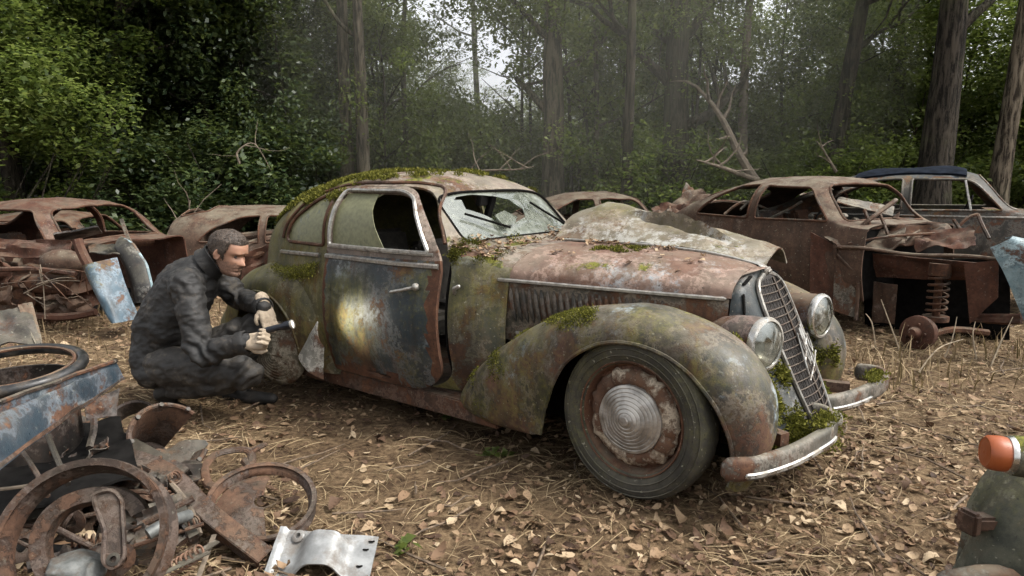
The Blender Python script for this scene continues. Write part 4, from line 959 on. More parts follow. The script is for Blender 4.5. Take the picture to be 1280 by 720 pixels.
for sg in (-1, 1):
    ro, rf_ = wing(-2.52, .31, RR, RL, [(-8, .14), (30, .17), (90, .18), (192, .12)], [(-8, .14), (60, .2), (192, .2)], [(-8, .615), (90, .60), (192, .56)], [(-8, .06), (60, .16), (192, .2)], 'rear_wing', M_rearp, -8, 190, seed=5*sg, sgn=sg)
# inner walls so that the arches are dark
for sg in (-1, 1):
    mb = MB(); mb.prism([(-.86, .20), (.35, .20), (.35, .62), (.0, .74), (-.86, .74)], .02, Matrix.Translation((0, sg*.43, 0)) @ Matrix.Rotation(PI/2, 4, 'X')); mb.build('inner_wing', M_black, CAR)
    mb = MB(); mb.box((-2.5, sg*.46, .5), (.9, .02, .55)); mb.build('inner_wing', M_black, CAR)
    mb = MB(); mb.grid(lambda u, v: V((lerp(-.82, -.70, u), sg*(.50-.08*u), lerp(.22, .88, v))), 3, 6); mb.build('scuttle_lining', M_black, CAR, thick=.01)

# --- wheels
def wheel(cx, cy, cz, steer, camber, cap=True, tyre=True, sg=-1):
    M = Matrix.Translation((cx, cy, cz)) @ Matrix.Rotation(steer, 4, 'Z') @ Matrix.Rotation(camber, 4, 'X') @ Matrix.Rotation(PI/2 if sg < 0 else -PI/2, 4, 'X') @ Matrix.Scale(.965, 4)
    mb = MB()
    root = None
    if tyre:
        prof = [(.235, -.06), (.262, -.075), (.31, -.082), (.334, -.070), (.342, -.045), (.344, 0), (.342, .045), (.334, .070), (.31, .083), (.285, .084), (.262, .078), (.235, .060)]
        mb.lathe(prof, M, 72, jit=lambda r, h, a: (r+(.004 if (int(a*36/PI) % 2 and r > .336) else 0)-(.02 if (a < .0) else 0), h))
        for rr, hh in ((.30, .085), (.325, .079), (.272, .082)): mb.tube([M @ V((rr*math.cos(a), rr*math.sin(a), hh)) for a in np.linspace(0, 2*PI, 60)[:-1]], .003, 4, closed=True)
        root = mb.build('wheel', M_tyre, CAR)
    mb = MB(); mb.lathe([(.246, .075), (.252, .060), (.238, .052), (.228, .02), (.22, .012), (.175, .028), (.16, .045), (.10, .05), (.0, .05)], M, 48)
    rim = mb.build('rim', M_rust, root or CAR, thick=.006)
    if root is None: root = rim
    if cap:
        rr = random.Random(3)
        mb = MB(); mb.lathe([(.135, .050), (.152, .064), (.170, .066), (.190, .058), (.206, .046), (.212, .034)], M, 60, jit=lambda r, h, a: (r*(1+(.11 if r > .18 else .03)*nz(math.cos(a)*4, math.sin(a)*4, 3, 1.6)), h+.012*nz(math.cos(a)*6, math.sin(a)*6, 3)))
        mb.build('trim_ring', aged('flaking cream enamel', (.24, .19, .14), (.33, .28, .21), rust=.46, dust=.2, grime=.2, seed=21), root, thick=.004)
        pr = [(.150, .055)]
        for k in range(8): r0 = .146-k*.0165; pr += [(r0, .070+k*.0048), (r0-.011, .0735+k*.0048), (r0-.014, .0725+k*.0048)]
        pr += [(.022, .112), (.018, .116), (0, .118)]
        mb = MB(); mb.lathe(pr, M, 64, jit=lambda r, h, a: (r*(1+.012*math.sin(2*a+1)), h+.006*nz(math.cos(a)*r*16, math.sin(a)*r*16, 5))); mb.build('hub_cap', M_hub, root, 30)
    return root
wheel(.045, -.715, .400, math.radians(-4), math.radians(-2))
wheel(.03, .70, .335, math.radians(-4), 0, cap=False, sg=1)
wheel(-2.6, .66, .31, 0, 0, cap=False, sg=1)
# rear wheel: bare ribbed disc, tyre gone
M = Matrix.Translation((-2.36, -.76, .30)) @ Matrix.Scale(.80, 4) @ Matrix.Rotation(.25, 4, 'Z') @ Matrix.Rotation(PI/2, 4, 'X')
pr = [(.24, -.03), (.25, .0), (.24, .02)]
for k in range(8): r0 = .225-k*.026; pr += [(r0, .03+k*.006), (r0-.014, .036+k*.006), (r0-.018, .032+k*.006)]
pr += [(0, .09)]
mb = MB(); mb.lathe(pr, M, 44, jit=lambda r, h, a: (r, h+.012*nz(math.cos(a)*2, math.sin(a)*2, r*9))); mb.build('wheel_disc', aged('wheel disc', (.12, .105, .075), (.20, .175, .13), rust=.42, algae=.4, dust=.3, grime=.4, seed=23), CAR)

# --- lamps
def lamp(sg, px_, py_, pz_, yaw):
    ax = V((math.cos(yaw), math.sin(yaw), .02)); M = axisM((px_, py_, pz_), ax) @ Matrix.Scale(.94, 4)
    mb = MB(); mb.lathe([(0, -.30), (.03, -.295), (.062, -.265), (.09, -.21), (.107, -.14), (.114, -.06), (.114, .0), (.105, .0)], M, 36); pod = mb.build('headlamp', M_pod, CAR)
    mb = MB(); mb.lathe([(.108, -.004), (.117, -.006), (.121, .008), (.115, .022), (.103, .026), (.100, .018)], M, 40); mb.build('bezel', M_chrome2, pod)
    mb = MB(); mb.lathe([(.10, .012), (.08, -.03), (.05, -.055), (0, -.07)], M, 28); mb.build('reflector', M_chrome2, pod)
    mb = MB(); mb.lathe([(.103, .018), (.085, .030), (.06, .040), (.03, .045), (0, .046)], M, 32, jit=lambda r, h, a: (r, h+.0022*math.cos(r*math.cos(a)*330))); mb.build('lens', M_lens, pod)
    mb = MB(); b_ = V((px_-.17, py_, pz_-.06)); mb.tube([b_, b_+V((-.02, sg*.02, -.12))], [.05, .075], 12); mb.build('lamp_stalk', M_pod, pod)
lamp(-1, .435, -.385, .695, math.radians(-17)); lamp(1, .46, .42, .685, math.radians(-13))

# --- bumpers: two separate blades with rolled ends
def blade(path, name, h=.052, d=.030, end=None):
    P = catmull(path, 8); n = len(P); mb = MB(); hh = []
    prof = [(math.copysign(abs(math.cos(a))**.8, math.cos(a)), math.copysign(abs(math.sin(a))**.55, math.sin(a))) for a in np.linspace(0, 2*PI, 21)[:-1]]
    vs = []; 
    for i, p in enumerate(P):
        t = (P[min(i+1, n-1)]-P[max(i-1, 0)]).normalized(); o_ = t.cross(V((0, 0, 1))).normalized()
        e = min(1, .45+i/4, .45+(n-1-i)/4)
        for c_, s_ in prof: vs.append(p+o_*(c_*d*e*(1.0 if c_ > 0 else .5))+V((0, 0, s_*h*e*(abs(s_)**.0))))
    k = len(prof)
    fs = [(i*k+j, i*k+(j+1) % k, (i+1)*k+(j+1) % k, (i+1)*k+j) for i in range(n-1) for j in range(k)]+[tuple(range(k-1, -1, -1)), tuple((n-1)*k+j for j in range(k))]
    mb.add(vs, fs); o = mb.build(name, M_bump, CAR)
    mb = MB(); m_ = int(n*.12); q = int(n*.60) if end is None else end
    pp = []
    for i in range(m_, q):
        t = (P[min(i+1, n-1)]-P[max(i-1, 0)]).normalized(); o_ = t.cross(V((0, 0, 1))).normalized(); pp.append(P[i]+o_*d*.86+V((0, 0, -h*.42)))
    if len(pp) > 1: mb.tube(pp, .013, 6, flat=1.0, round_caps=True); mb.build('chrome_strip', M_chrome2, o)
    return o
blade([(.43, -.80, .30), (.52, -.71, .30), (.595, -.55, .305), (.645, -.38, .315), (.67, -.24, .322), (.655, -.12, .335), (.60, -.08, .345), (.53, -.12, .35)], 'bumper', .047, .028)
blade([(.54, .14, .315), (.60, .22, .315), (.65, .36, .31), (.69, .52, .31), (.72, .66, .315), (.72, .76, .33), (.66, .80, .335), (.58, .78, .335)], 'bumper', .046, .028, end=24)
mb = MB(); mb.box((.46, -.42, .34), (.22, .05, .05), (0, 0, -.4)); mb.box((.50, .40, .34), (.25, .05, .05), (0, 0, .3)); mb.box((.35, 0, .29), (.1, .9, .06)); mb.build('bumper_bracket', M_dkrust, CAR)
# ------------------------------------------------------------------ moss and litter lying on the saloon
CARM = Matrix.Translation((.91, 3.28, 0)) @ Matrix.Rotation(math.radians(-37), 4, 'Z')
M_moss = leafmat('moss', (.040, .042, .009), (.115, .112, .020), (.24, .225, .048), .2, .8, .1)
def moss(name, pts, per, spread, ln, seed, par=CAR, mat=None):
    """tiny blades standing on (point, normal) seeds"""
    rng = np.random.default_rng(seed); P = np.array([p for p, _ in pts]); Nn = np.array([n for _, n in pts]); M = len(P); N = M*per; i = np.repeat(np.arange(M), per)
    base = P[i]+rng.normal(0, spread, (N, 3)); n = Nn[i]; off = ((base-P[i])*n).sum(1)[:, None]*n; base = base-off*.85+n*.001
    d = n+rng.normal(0, .75, (N, 3)); d /= np.linalg.norm(d, axis=1)[:, None]; L = (ln*rng.uniform(.5, 1.4, N))[:, None]
    s = np.cross(d, rng.normal(0, 1, (N, 3))); s /= np.linalg.norm(s, axis=1)[:, None]; s *= L*.22
    co = np.stack([base-s*.6, base+d*L*.6-s, base+d*L, base+d*L*.6+s], 1)
    o = link(name, np_mesh(name, co, 4, [(0, 1, 2, 3)], mat or M_moss), None, par); o['kind'] = 'stuff'; return o
r_ = random.Random(9)
def bseed(body, n, xr, vr, cut=.0, sc=6, off=0.0):
    out = []
    while n > 0:
        x = r_.uniform(*xr); v = r_.uniform(*vr); p = body.pt(x, v, .004+off); n -= 1
        if noise.noise(p*sc) < cut: continue
        out.append((p, body.nrm(x, v)))
    return out
S = bseed(B, 1300, (-2.72, -1.90), (1.36, 2.15), .02, 5)+bseed(B, 420, (-1.95, -1.45), (1.62, 2.3), .16, 7)+bseed(B, 60, (-1.42, -1.36), (2.35, 2.55), -.1)
moss('moss', S, 26, .016, .019, 1)
S = bseed(B, 150, (-1.04, -.84), (.98, 1.5), .02, 9)+bseed(B, 140, (-1.06, -.92), (1.5, 2.4), .15, 9)
moss('moss', S, 22, .014, .013, 2)
S = bseed(H, 120, (-.46, -.24), (1.70, 1.90), .05, 16); moss('moss', S, 18, .010, .014, 3)
def vseed(f, n, ur, vr, cut=.0, sc=9):
    out = []
    for _ in range(n):
        u = r_.uniform(*ur); v = r_.uniform(*vr); p = V(f(u, v)); e = .004
        nn = (V(f(min(1, u+e), v))-V(f(u-e, v))).cross(V(f(u, v+e))-V(f(u, v-e))); 
        if nn.length < 1e-9 or noise.noise(p*sc) < cut: continue
        nn.normalize()
        if nn.x < 0: nn = -nn
        out.append((p, nn))
    return out
S = vseed(nose, 620, (.03, .34), (.04, .60), -.05)+vseed(nose, 420, (.66, .97), (.04, .60), -.02)+vseed(nose, 160, (.2, .8), (.02, .08), -.2)+vseed(WINGF[-1], 420, (.10, .32), (.68, .97), .18)+vseed(WINGF[1], 420, (.10, .36), (.66, .97), .12)
moss('moss', S, 34, .018, .017, 4)
# moss along the seam of the rear wing, bumper ends
S = []
for k in range(150):
    x = r_.uniform(-2.50, -1.98); p = B.pt(x, B.vz(x, .835+.03*math.sin(x*6)), .012); S.append((p+V((0, r_.uniform(-.03, .0), r_.uniform(-.05, .02))), V((0, -.5, .85)).normalized()))
moss('moss', S, 34, .016, .009, 5)
S = [(V((.655+r_.uniform(-.03, .03), r_.uniform(-.36, -.10), .372)), V((0, 0, 1))) for _ in range(36)]+[(V((.70+r_.uniform(-.03, .03), r_.uniform(.52, .74), .362)), V((0, 0, 1))) for _ in range(40)]+[(V((.60+r_.uniform(-.06, .06), r_.uniform(-.12, .2), .20+r_.uniform(-.05, .08))), V((.6, 0, .8))) for _ in range(70)]
moss('moss', S, 20, .014, .016, 6)
# dead leaves caught on the scuttle and along the bonnet hinge
def on_car(seeds, name, label, lo, hi, seed, tilt=.35):
    rng = np.random.default_rng(seed); P = np.array([CARM @ (p+V((0, 0, .006))) for p, _ in seeds])
    return scatter_leaves(name, P[:, 0], P[:, 1], P[:, 2]+rng.uniform(0, .008, len(P)), rng.uniform(lo, hi, len(P)), tilt, rng, label)
S = bseed(B, 420, (-1.07, -.80), (1.25, 2.75), -.25, 5)+bseed(H, 150, (-.8, -.1), (1.90, 2.03), -.1, 5)+bseed(H, 26, (-.7, .1), (1.4, 1.9), -1)
on_car(S, 'scuttle_leaves', 'small dead leaves drifted along the foot of the broken windscreen', .016, .042, 3)
S = [((V((x, y, z))), None) for x, y, z in [(r_.uniform(-.98, -.82), -r_.uniform(.60, .66), r_.uniform(.5, .9)) for _ in range(10)]]

# tail moss: a thin mat on the trailing end of the near front wing and on the rear wing
S = vseed(WINGF[-1], 700, (.62, .97), (.22, .62), .16, 7); S = [(p, n if n.z > 0 else -n) for p, n in S]
moss('moss', S, 22, .014, .009, 8)
# ================================================================== the other wrecks
M_wr = aged('burnt rust shell', (.062, .043, .032), (.11, .078, .058), rust=.62, algae=.12, dust=.5, grime=.4, seed=41, rustc=((.025, .016, .012), (.070, .042, .029), (.135, .082, .055)))
M_wd = aged('dark rust frame', (.022, .016, .013), (.045, .030, .022), rust=.6, dust=.3, grime=.5, seed=42)
M_wred = aged('red brown rust', (.045, .022, .015), (.085, .042, .029), rust=.6, dust=.25, grime=.5, seed=43, rustc=((.020, .011, .008), (.070, .031, .020), (.125, .060, .036)))
M_sed = aged('sedan paint', (.070, .062, .048), (.115, .103, .082), rust=.42, algae=.3, dust=.45, grime=.45, seed=44)
M_navy = aged('navy roof paint', (.012, .017, .024), (.026, .033, .042), rust=.28, dust=.35, grime=.3, seed=45, fleck=(.2, .22, .24), fleckamt=.2)
M_pblue = aged('pale blue paint', (.16, .235, .26), (.23, .31, .33), rust=.34, dust=.3, grime=.2, seed=46, fleck=(.05, .08, .1), fleckamt=.2, rough=.4)
M_sblue = aged('steel blue paint', (.060, .100, .132), (.105, .150, .185), rust=.40, algae=.45, dust=.15, grime=.6, seed=47, rough=.38, fleck=(.4, .44, .46), fleckamt=.2)
M_blk = aged('black flaking paint', (.014, .014, .014), (.03, .029, .027), rust=.3, dust=.35, grime=.2, seed=48, rough=.4, fleck=(.2, .19, .17), fleckamt=.2)
SED = dict(zs=[(-3.7, .36), (-3, .28), (-.4, .28)], zb=[(-3.7, .60), (-3.3, .78), (-2.7, .88), (-1.9, .92), (-.8, .93), (-.45, .90)],
           zr=[(-3.7, .64), (-3.3, .84), (-2.95, .95), (-2.7, 1.08), (-2.4, 1.23), (-2.0, 1.335), (-1.6, 1.37), (-1.25, 1.355), (-1.05, 1.30), (-.74, .985), (-.65, .955), (-.4, .945)],
           wb=[(-3.7, .48), (-3.3, .64), (-2.5, .73), (-1.6, .755), (-.8, .715), (-.4, .67)],
           n=[(-3, 2.2), (-2, 2.4), (-1.3, 2.8), (-1.0, 4.2), (-.7, 4.2), (-.4, 3)], m=2.4, bul=[(-3.5, .02), (-1.6, .05), (-.4, .04)])
def wreck(name, label, T, hd, mat, mroof=None, dims=None, front=-.48, rear=-3.6, sz=1.0, dent=.016, seed=0, chrome=None, fire=True, group=None, tilt=0.0):
    R = thing(name, label, 'car', T, (tilt, 0, math.radians(hd)), group)
    D = dict(SED); D.update(dims or {}); b = Body(dent=dent, seed=seed, **D)
    fw = rounded([(-1.62, .955), (-.84, .965), (-1.06, 1.215), (-1.14, 1.262), (-1.62, 1.268)], [.03, .03, .07, .05, .03])
    rw = rounded([(-1.70, .955), (-1.70, 1.268), (-1.95, 1.255), (-2.28, 1.12), (-2.42, .965)], [.03, .03, .08, .10, .04])
    sc = rounded([(-1.03, -.50), (-1.03, .50), (-.71, .60), (-.70, 0), (-.71, -.60)], [.1, .1, .08, .02, .08])
    bw = rounded([(-2.36, -.42), (-2.36, .42), (-2.72, .46), (-2.72, -.46)], .08)
    hl = [b.poly(fw), b.poly(rw), b.poly(fw, left=True), b.poly(rw, left=True), b.polyxy(sc), b.polyxy(bw)]
    o = sheet(lambda u, v: b.pt(u, v), [(rear, .02), (front, .02), (front, 3.98), (rear, 3.98)], hl, .07, .45).build('body', mat, R, 50, thick=.014)
    if mroof:
        o.data.materials.append(mroof)
        for p in o.data.polygons:
            if p.center.z > 1.285: p.material_index = 1
    for h in hl[:6]: b.ring(h, .011, .002).build('window_frame', chrome or M_wd, R)
    mb = MB(); mb.box((-1.9, 0, .29), (2.6, 1.25, .05)); mb.build('floor', M_black, R)
    if fire: mb = MB(); mb.box((-.55, 0, .60), (.04, 1.25, .6)); mb.build('firewall', M_black, R)
    mb = MB(); mb.box((-.86, 0, .89), (.16, 1.2, .12)); mb.build('dashboard', M_wd, R, bevel=.02)
    for y in (-.34, .34):
        mb = MB(); mb.box((-1.55, y, .52), (.5, .5, .16)); mb.box((-1.80, y, .76), (.12, .5, .50), (0, -.25, 0)); mb.build('seat', M_wd, R, bevel=.03)
    mb = MB(); mb.tube([(-1.12+.05*math.cos(a), -.33+.19*math.sin(a), .93+.17*math.cos(a)) for a in np.linspace(0, 2*PI, 22)[:-1]], .010, 5, closed=True); mb.tube([(-1.12, -.33, .93), (-.8, -.33, .84)], .014, 5); mb.build('steering_wheel', M_black, R)
    R_inv = (Matrix.Translation(T) @ Euler((tilt, 0, math.radians(hd))).to_matrix().to_4x4()).inverted()
    return R, b, R_inv
def wp(mb, inv, name, mat, R, **kw):
    """part given in place in the clearing, handed to its car"""
    mb.v = [tuple(inv @ V(p)) for p in mb.v]; return mb.build(name, mat, R, **kw)
def crumple(c, u, v, amp, seed, n=16, m=12, bend=0.0, sc=1.6):
    """a buckled sheet spanned by vectors u and v about c"""
    c, u, v = V(c), V(u), V(v); nn = u.cross(v).normalized(); mb = MB()
    def f(a, b):
        a = a*2-1; b = b*2-1; e = 1+.12*nz(a*3, b*3, seed)
        d = amp*(nz(a*sc+seed, b*sc, 1)+.5*abs(nz(a*sc*2.3, b*sc*2.3+seed, 4)))+bend*(a*a)
        return c+u*a*e*.5+v*b*e*.5+nn*d
    return mb.grid(f, n, m)
def rod(a, b, r, n=6, sag=0.0, k=5):
    a, b = V(a), V(b); mb = MB(); return mb.tube([a.lerp(b, i/(k-1))+V((0, 0, -sag*math.sin(PI*i/(k-1)))) for i in range(k)], r, n)
def path(pts, r, n=6, k=4): 
    mb = MB(); return mb.tube(catmull(pts, k), r, n, round_caps=False)

# ---- crushed wreck on the right, front end stripped to the inner wing
R1, b1, i1 = wreck('crushed_wreck', 'rust brown wreck on the right with stripped open front and empty windows', (3.85, 5.73, .02), -60, M_wr, seed=5, dent=.022)
mb = MB(); r_ = random.Random(4)
rail0, rail1 = at(1043, 309, 5.98), at(1246, 325, 5.02)
P = [rail0.lerp(rail1, q)+V((0, 0, .012*math.sin(q*9))) for q in np.linspace(0, 1, 12)]
mb.tube(P, .022, 8, flat=.7); wp(mb, i1, 'inner_wing_rail', M_wr, R1)
q1 = crumple((0, 0, 0), (1, 0, 0), (0, 1, 0), .0, 1, 2, 2)
def quad(pts, amp, seed, n=14, m=10):
    a, b, c, d = [V(p) for p in pts]; nn = (b-a).cross(d-a).normalized(); mb = MB()
    return mb.grid(lambda u, v: a.lerp(b, u).lerp(d.lerp(c, u), v)+nn*amp*(nz(u*3+seed, v*3, 2)+.4*nz(u*8, v*8+seed, 5)), n, m)
wp(quad([at(1046, 312, 5.99), at(1075, 316, 5.86), at(1072, 398, 5.84), at(1040, 388, 5.95)], .02, 3), i1, 'bulkhead_side', M_sed, R1, thick=.008)
wp(quad([at(1013, 290, 6.15), at(1043, 306, 6.0), at(1040, 400, 5.98), at(1012, 372, 6.12)], .02, 4), i1, 'door_pillar', M_wred, R1, thick=.012)
wp(quad([at(1078, 316, 6.0), at(1240, 330, 5.25), at(1236, 352, 5.35), at(1082, 346, 6.05)], .02, 5), i1, 'inner_wing_top', M_wred, R1, thick=.008)
wp(quad([at(1080, 320, 6.25), at(1262, 326, 5.5), at(1262, 425, 5.55), at(1080, 420, 6.3)], .05, 6, 22, 14), i1, 'inner_wing', M_black, R1, thick=.008)  # painted black and set back to stand for the bay's dark depth
wp(quad([at(1205, 330, 5.16), at(1248, 325, 5.0), at(1247, 372, 5.0), at(1212, 405, 5.12)], .012, 7), i1, 'hanging_plate', M_wred, R1, thick=.006)
wp(quad([at(1092, 352, 5.95), at(1122, 356, 5.8), at(1118, 405, 5.85), at(1090, 402, 5.98)], .02, 8), i1, 'inner_plate', M_wr, R1, thick=.006)
for pts, r in (([at(1074, 312, 5.82), at(1073, 350, 5.82), at(1070, 400, 5.84)], .018), ([at(1043, 306, 5.97), at(1045, 350, 5.97), at(1040, 402, 5.97)], .016), ([at(1046, 318, 5.95), at(1064, 336, 5.86), at(1072, 342, 5.83)], .012)):
    wp(path(pts, r), i1, 'frame_post', M_wr, R1)
# coil spring over the hub, drum, lower arms
mb = MB(); c = at(1172, 368, 5.55); mb.tube([c+V((.072*math.cos(a), .072*math.sin(a), -.16+.32*a/(2*PI*6))) for a in np.linspace(0, 2*PI*6, 100)], .011, 6); wp(mb, i1, 'coil_spring', M_wd, R1)
mb = MB(); mb.tube([c+V((0, 0, -.2)), c+V((0, 0, .25))], .03, 10); mb.tube([c+V((0, 0, .16)), c+V((0, 0, .26))], .085, 14); mb.tube([c+V((0, 0, -.22)), c+V((0, 0, -.18))], .10, 14); wp(mb, i1, 'damper', M_wd, R1)
mb = MB(); mb.lathe([(0, .09), (.03, .09), (.045, .07), (.05, .03), (.115, .022), (.135, .01), (.14, -.03), (.13, -.07), (.0, -.07)], axisM(at(1146, 416, 5.35), (-.80, -.55, .1)), 30)
for a in range(5): mb.tube([axisM(at(1146, 416, 5.35), (-.80, -.55, .1)) @ V((.075*math.cos(a*1.257), .075*math.sin(a*1.257), .02)), axisM(at(1146, 416, 5.35), (-.80, -.55, .1)) @ V((.075*math.cos(a*1.257), .075*math.sin(a*1.257), .05))], .010, 6)
wp(mb, i1, 'brake_drum', M_wred, R1)
wp(path([at(1160, 420, 5.45), at(1190, 412, 5.5), at(1235, 416, 5.5)], .028), i1, 'suspension_arm', M_wd, R1)
wp(quad([at(1212, 392, 5.3), at(1275, 392, 4.95), at(1275, 404, 4.9), at(1215, 402, 5.25)], .01, 9), i1, 'lower_rail', M_wred, R1, thick=.03)
# torn bonnet edge and tangled metal on the scuttle
wp(quad([at(1030, 296, 6.05), at(1178, 280, 6.45), at(1215, 298, 5.9), at(1052, 310, 5.9)], .05, 11, 24, 10), i1, 'scuttle_panel', M_wr, R1, thick=.006)
for k, pts in enumerate([[(1068, 290, 6.0), (1090, 272, 5.95), (1120, 250, 6.1)], [(1088, 300, 5.95), (1086, 278, 5.95), (1080, 262, 6.0)], [(1112, 300, 5.9), (1104, 278, 5.95), (1098, 264, 6.0)], [(1060, 305, 5.9), (1110, 296, 5.8), (1180, 292, 5.8), (1206, 300, 5.7)], [(1130, 300, 5.8), (1160, 285, 6.0), (1200, 292, 6.0)], [(1066, 300, 5.95), (1100, 290, 6.1), (1150, 296, 6.0)]]):
    wp(path([at(*p) for p in pts], (.020, .016, .016, .012, .012, .010)[k], 6), i1, 'bent_strut', (M_wr, M_wd)[k % 2], R1)
for k, (c, u, v, sd) in enumerate([((1140, 296, 5.9), .42, .16, 2), ((1100, 300, 5.9), .3, .14, 5), ((1180, 300, 5.7), .34, .2, 7)]):
    wp(crumple(at(*c), (u, -.25, .05), (.1, .2, .14), .06, sd), i1, 'torn_sheet', (M_wd, M_wr, M_wred)[k], R1, thick=.005)
# fallen roof lining seen through the windscreen
wp(quad([at(1048, 246, 6.6), at(1118, 258, 6.7), at(1116, 270, 6.6), at(1046, 252, 6.5)], .02, 13), i1, 'roof_lining', M_sed, R1, thick=.01)
for k, pts in enumerate([[(905, 268, 7.0), (930, 252, 7.0), (960, 262, 7.1)], [(925, 262, 7.0), (942, 250, 7.1), (948, 272, 7.0)], [(960, 274, 6.9), (985, 262, 6.8), (1002, 252, 6.7)]]):
    wp(path([at(*p) for p in pts], .014, 5), i1, 'trim_strip', M_sed, R1)
r_ = random.Random(3); mb = MB()
for k in range(26): mb.sphere(at(1010+r_.uniform(0, 60), 278+r_.uniform(-8, 4), 6.5+r_.uniform(-.2, .3)), (.05*r_.uniform(.5, 1), .05*r_.uniform(.5, 1), .03), 7, 5)
wp(mb, i1, 'debris', M_sed, R1)['kind'] = 'stuff'
# pale blue wing standing in front of it at the edge of the picture
PWL = catmull([at(1238, 309, 5.0), at(1252, 335, 4.93), at(1268, 372, 4.88), at(1284, 410, 4.86)], 6); PWR = catmull([at(1262, 299, 5.05), at(1340, 312, 4.85), at(1380, 360, 4.8), at(1390, 430, 4.8)], 6)
def pw(u, v):
    i = v*(len(PWL)-1); k = min(int(i), len(PWL)-2); f = i-k; a, b = PWL[k].lerp(PWL[k+1], f), PWR[k].lerp(PWR[k+1], f)
    return a.lerp(b, u)+V((0, -.16*math.sin(PI*min(1, u*.9+.1))+.05, .01*nz(u*3, v*3, 2)+.05*math.sin(PI*u)*(1-v)))
mb = MB(); mb.grid(pw, 26, 16)
tag(mb.build('car_wing', M_pblue, None, 60, thick=.008), 'pale blue curved wing panel at the right edge beside the crushed wreck', 'car wing')

# ---- dark sedan at the far right
M_sed2 = aged('dark sedan paint', (.028, .027, .023), (.055, .051, .042), rust=.42, algae=.35, dust=.15, grime=.55, seed=49)
R2, b2, i2 = wreck('dark_sedan', 'weathered sedan with dark blue roof and bright window surrounds at far right', (5.82, 6.82, .09), -30, M_sed2, M_navy, seed=9, dent=.006, chrome=M_bump,
                   dims=dict(zr=[(-3.7, .66), (-3.3, .86), (-2.95, .97), (-2.7, 1.1), (-2.4, 1.24), (-2.0, 1.345), (-1.6, 1.385), (-1.25, 1.37), (-1.05, 1.315), (-.74, .985), (-.65, .955), (-.4, .945)]))
mb = MB(); mb.tube([b2.pt(-1.10, b2.vz(-1.10, .96), .004), b2.pt(-1.16, b2.vz(-1.16, 1.25), .004)], .012, 6); mb.build('quarter_light_bar', M_chrome, R2)
mb = MB(); mb.grid(lambda u, v: b2.pt(lerp(-2.15, -1.15, u), lerp(1.62, 2.38, v), .018+.015*math.sin(u*9)*math.sin(PI*v)), 24, 14); mb.build('folding_roof', simple('dark blue roof cloth', (.009, .012, .018), .95, 0, .4, .6, 12, spec=.05), R2, thick=.02)
b2.strip([(x, .90) for x in np.linspace(-3.0, -.5, 24)], .010, .004).build('chrome_strip', M_chrome, R2)
sheet(lambda u, v: b2.pt(u, v, .004), rounded([(-.50, .05), (.9, .05), (.9, 3.95), (-.50, 3.95)], 0), (), .12, .5).build('bonnet', M_sed, R2, thick=.01)
for k, p in enumerate([[(1192, 275, 6.2), (1202, 290, 6.1), (1210, 305, 6.0)], [(1196, 285, 6.2), (1210, 272, 6.2), (1222, 268, 6.2)], [(1222, 268, 6.2), (1228, 282, 6.1), (1236, 298, 6.0)]]):
    wp(path([at(*q) for q in p], .016, 6), i2, 'mirror_bracket', M_wd, R2)

# ---- rusted wreck at the left, front smashed open
R3, b3, i3 = wreck('smashed_wreck', 'red brown rusted wreck at far left with its smashed front torn open', (-3.42, 6.95, -.21), -14, M_wred, seed=13, dent=.03, fire=False)
r_ = random.Random(12)
wp(quad([at(-30, 298, 6.4), at(88, 300, 6.3), at(92, 322, 6.2), at(-30, 320, 6.3)], .05, 2, 20, 8), i3, 'scuttle_panel', M_wred, R3, thick=.006)
wp(quad([at(66, 292, 6.2), at(122, 282, 6.35), at(128, 290, 6.6), at(72, 302, 6.5)], .015, 3), i3, 'bonnet_edge', M_blk, R3, thick=.015)
wp(quad([at(110, 304, 6.5), at(148, 306, 6.4), at(150, 318, 6.1), at(112, 316, 6.2)], .02, 4), i3, 'bent_panel', M_blk, R3, thick=.01)
for k in range(13):
    px, py = r_.uniform(-10, 118), r_.uniform(318, 388); c = at(px, py, r_.uniform(6.1, 6.7)); s = r_.uniform(.25, .5)
    wp(crumple(c, (s, r_.uniform(-.3, .3), r_.uniform(-.2, .2)), (r_.uniform(-.1, .1), r_.uniform(-.15, .15), s*.7), .10, 20+k), i3, 'torn_sheet', (M_wred, M_wd, M_wr)[k % 3], R3, thick=.006)
mb = MB(); c = at(72, 355, 6.5); mb.box(c, (.55, .4, .36), (.05, .1, .2)); mb.tube([c+V((-.3, -.2, .05)), c+V((.3, -.22, .02))], .10, 12); mb.lathe([(0, .02), (.12, .02), (.13, -.02), (0, -.03)], axisM(c+V((-.15, -.28, -.1)), (0, -1, .1)), 18); wp(mb, i3, 'engine', M_wd, R3, bevel=.02)
mb = MB(); mb.sphere(at(78, 328, 6.15), (.20, .12, .12), 14, 9); wp(mb, i3, 'air_cleaner', M_wr, R3)
wp(path([at(97, 300, 6.0), at(101, 312, 5.98), at(110, 330, 5.95), at(122, 345, 5.95)], [.055]*13 if False else .045, 8), i3, 'strut', M_wred, R3)
wp(path([at(-20, 338, 6.0), at(40, 336, 6.0), at(95, 342, 5.95)], .022, 6), i3, 'rail', M_wred, R3)
wp(path([at(40, 395, 6.0), at(85, 396, 6.0), at(120, 390, 6.0)], .035, 6), i3, 'bumper_iron', M_wred, R3)
for k in range(9):
    a = at(r_.uniform(0, 120), r_.uniform(318, 370), 5.95); b_ = at(r_.uniform(0, 130), r_.uniform(330, 400), 5.9)
    wp(path([a, a.lerp(b_, .5)+V((r_.uniform(-.1, .1), 0, r_.uniform(-.12, .15))), b_], .005, 4, 6), i3, 'wire', (M_dry, M_wd)[k % 2], R3)
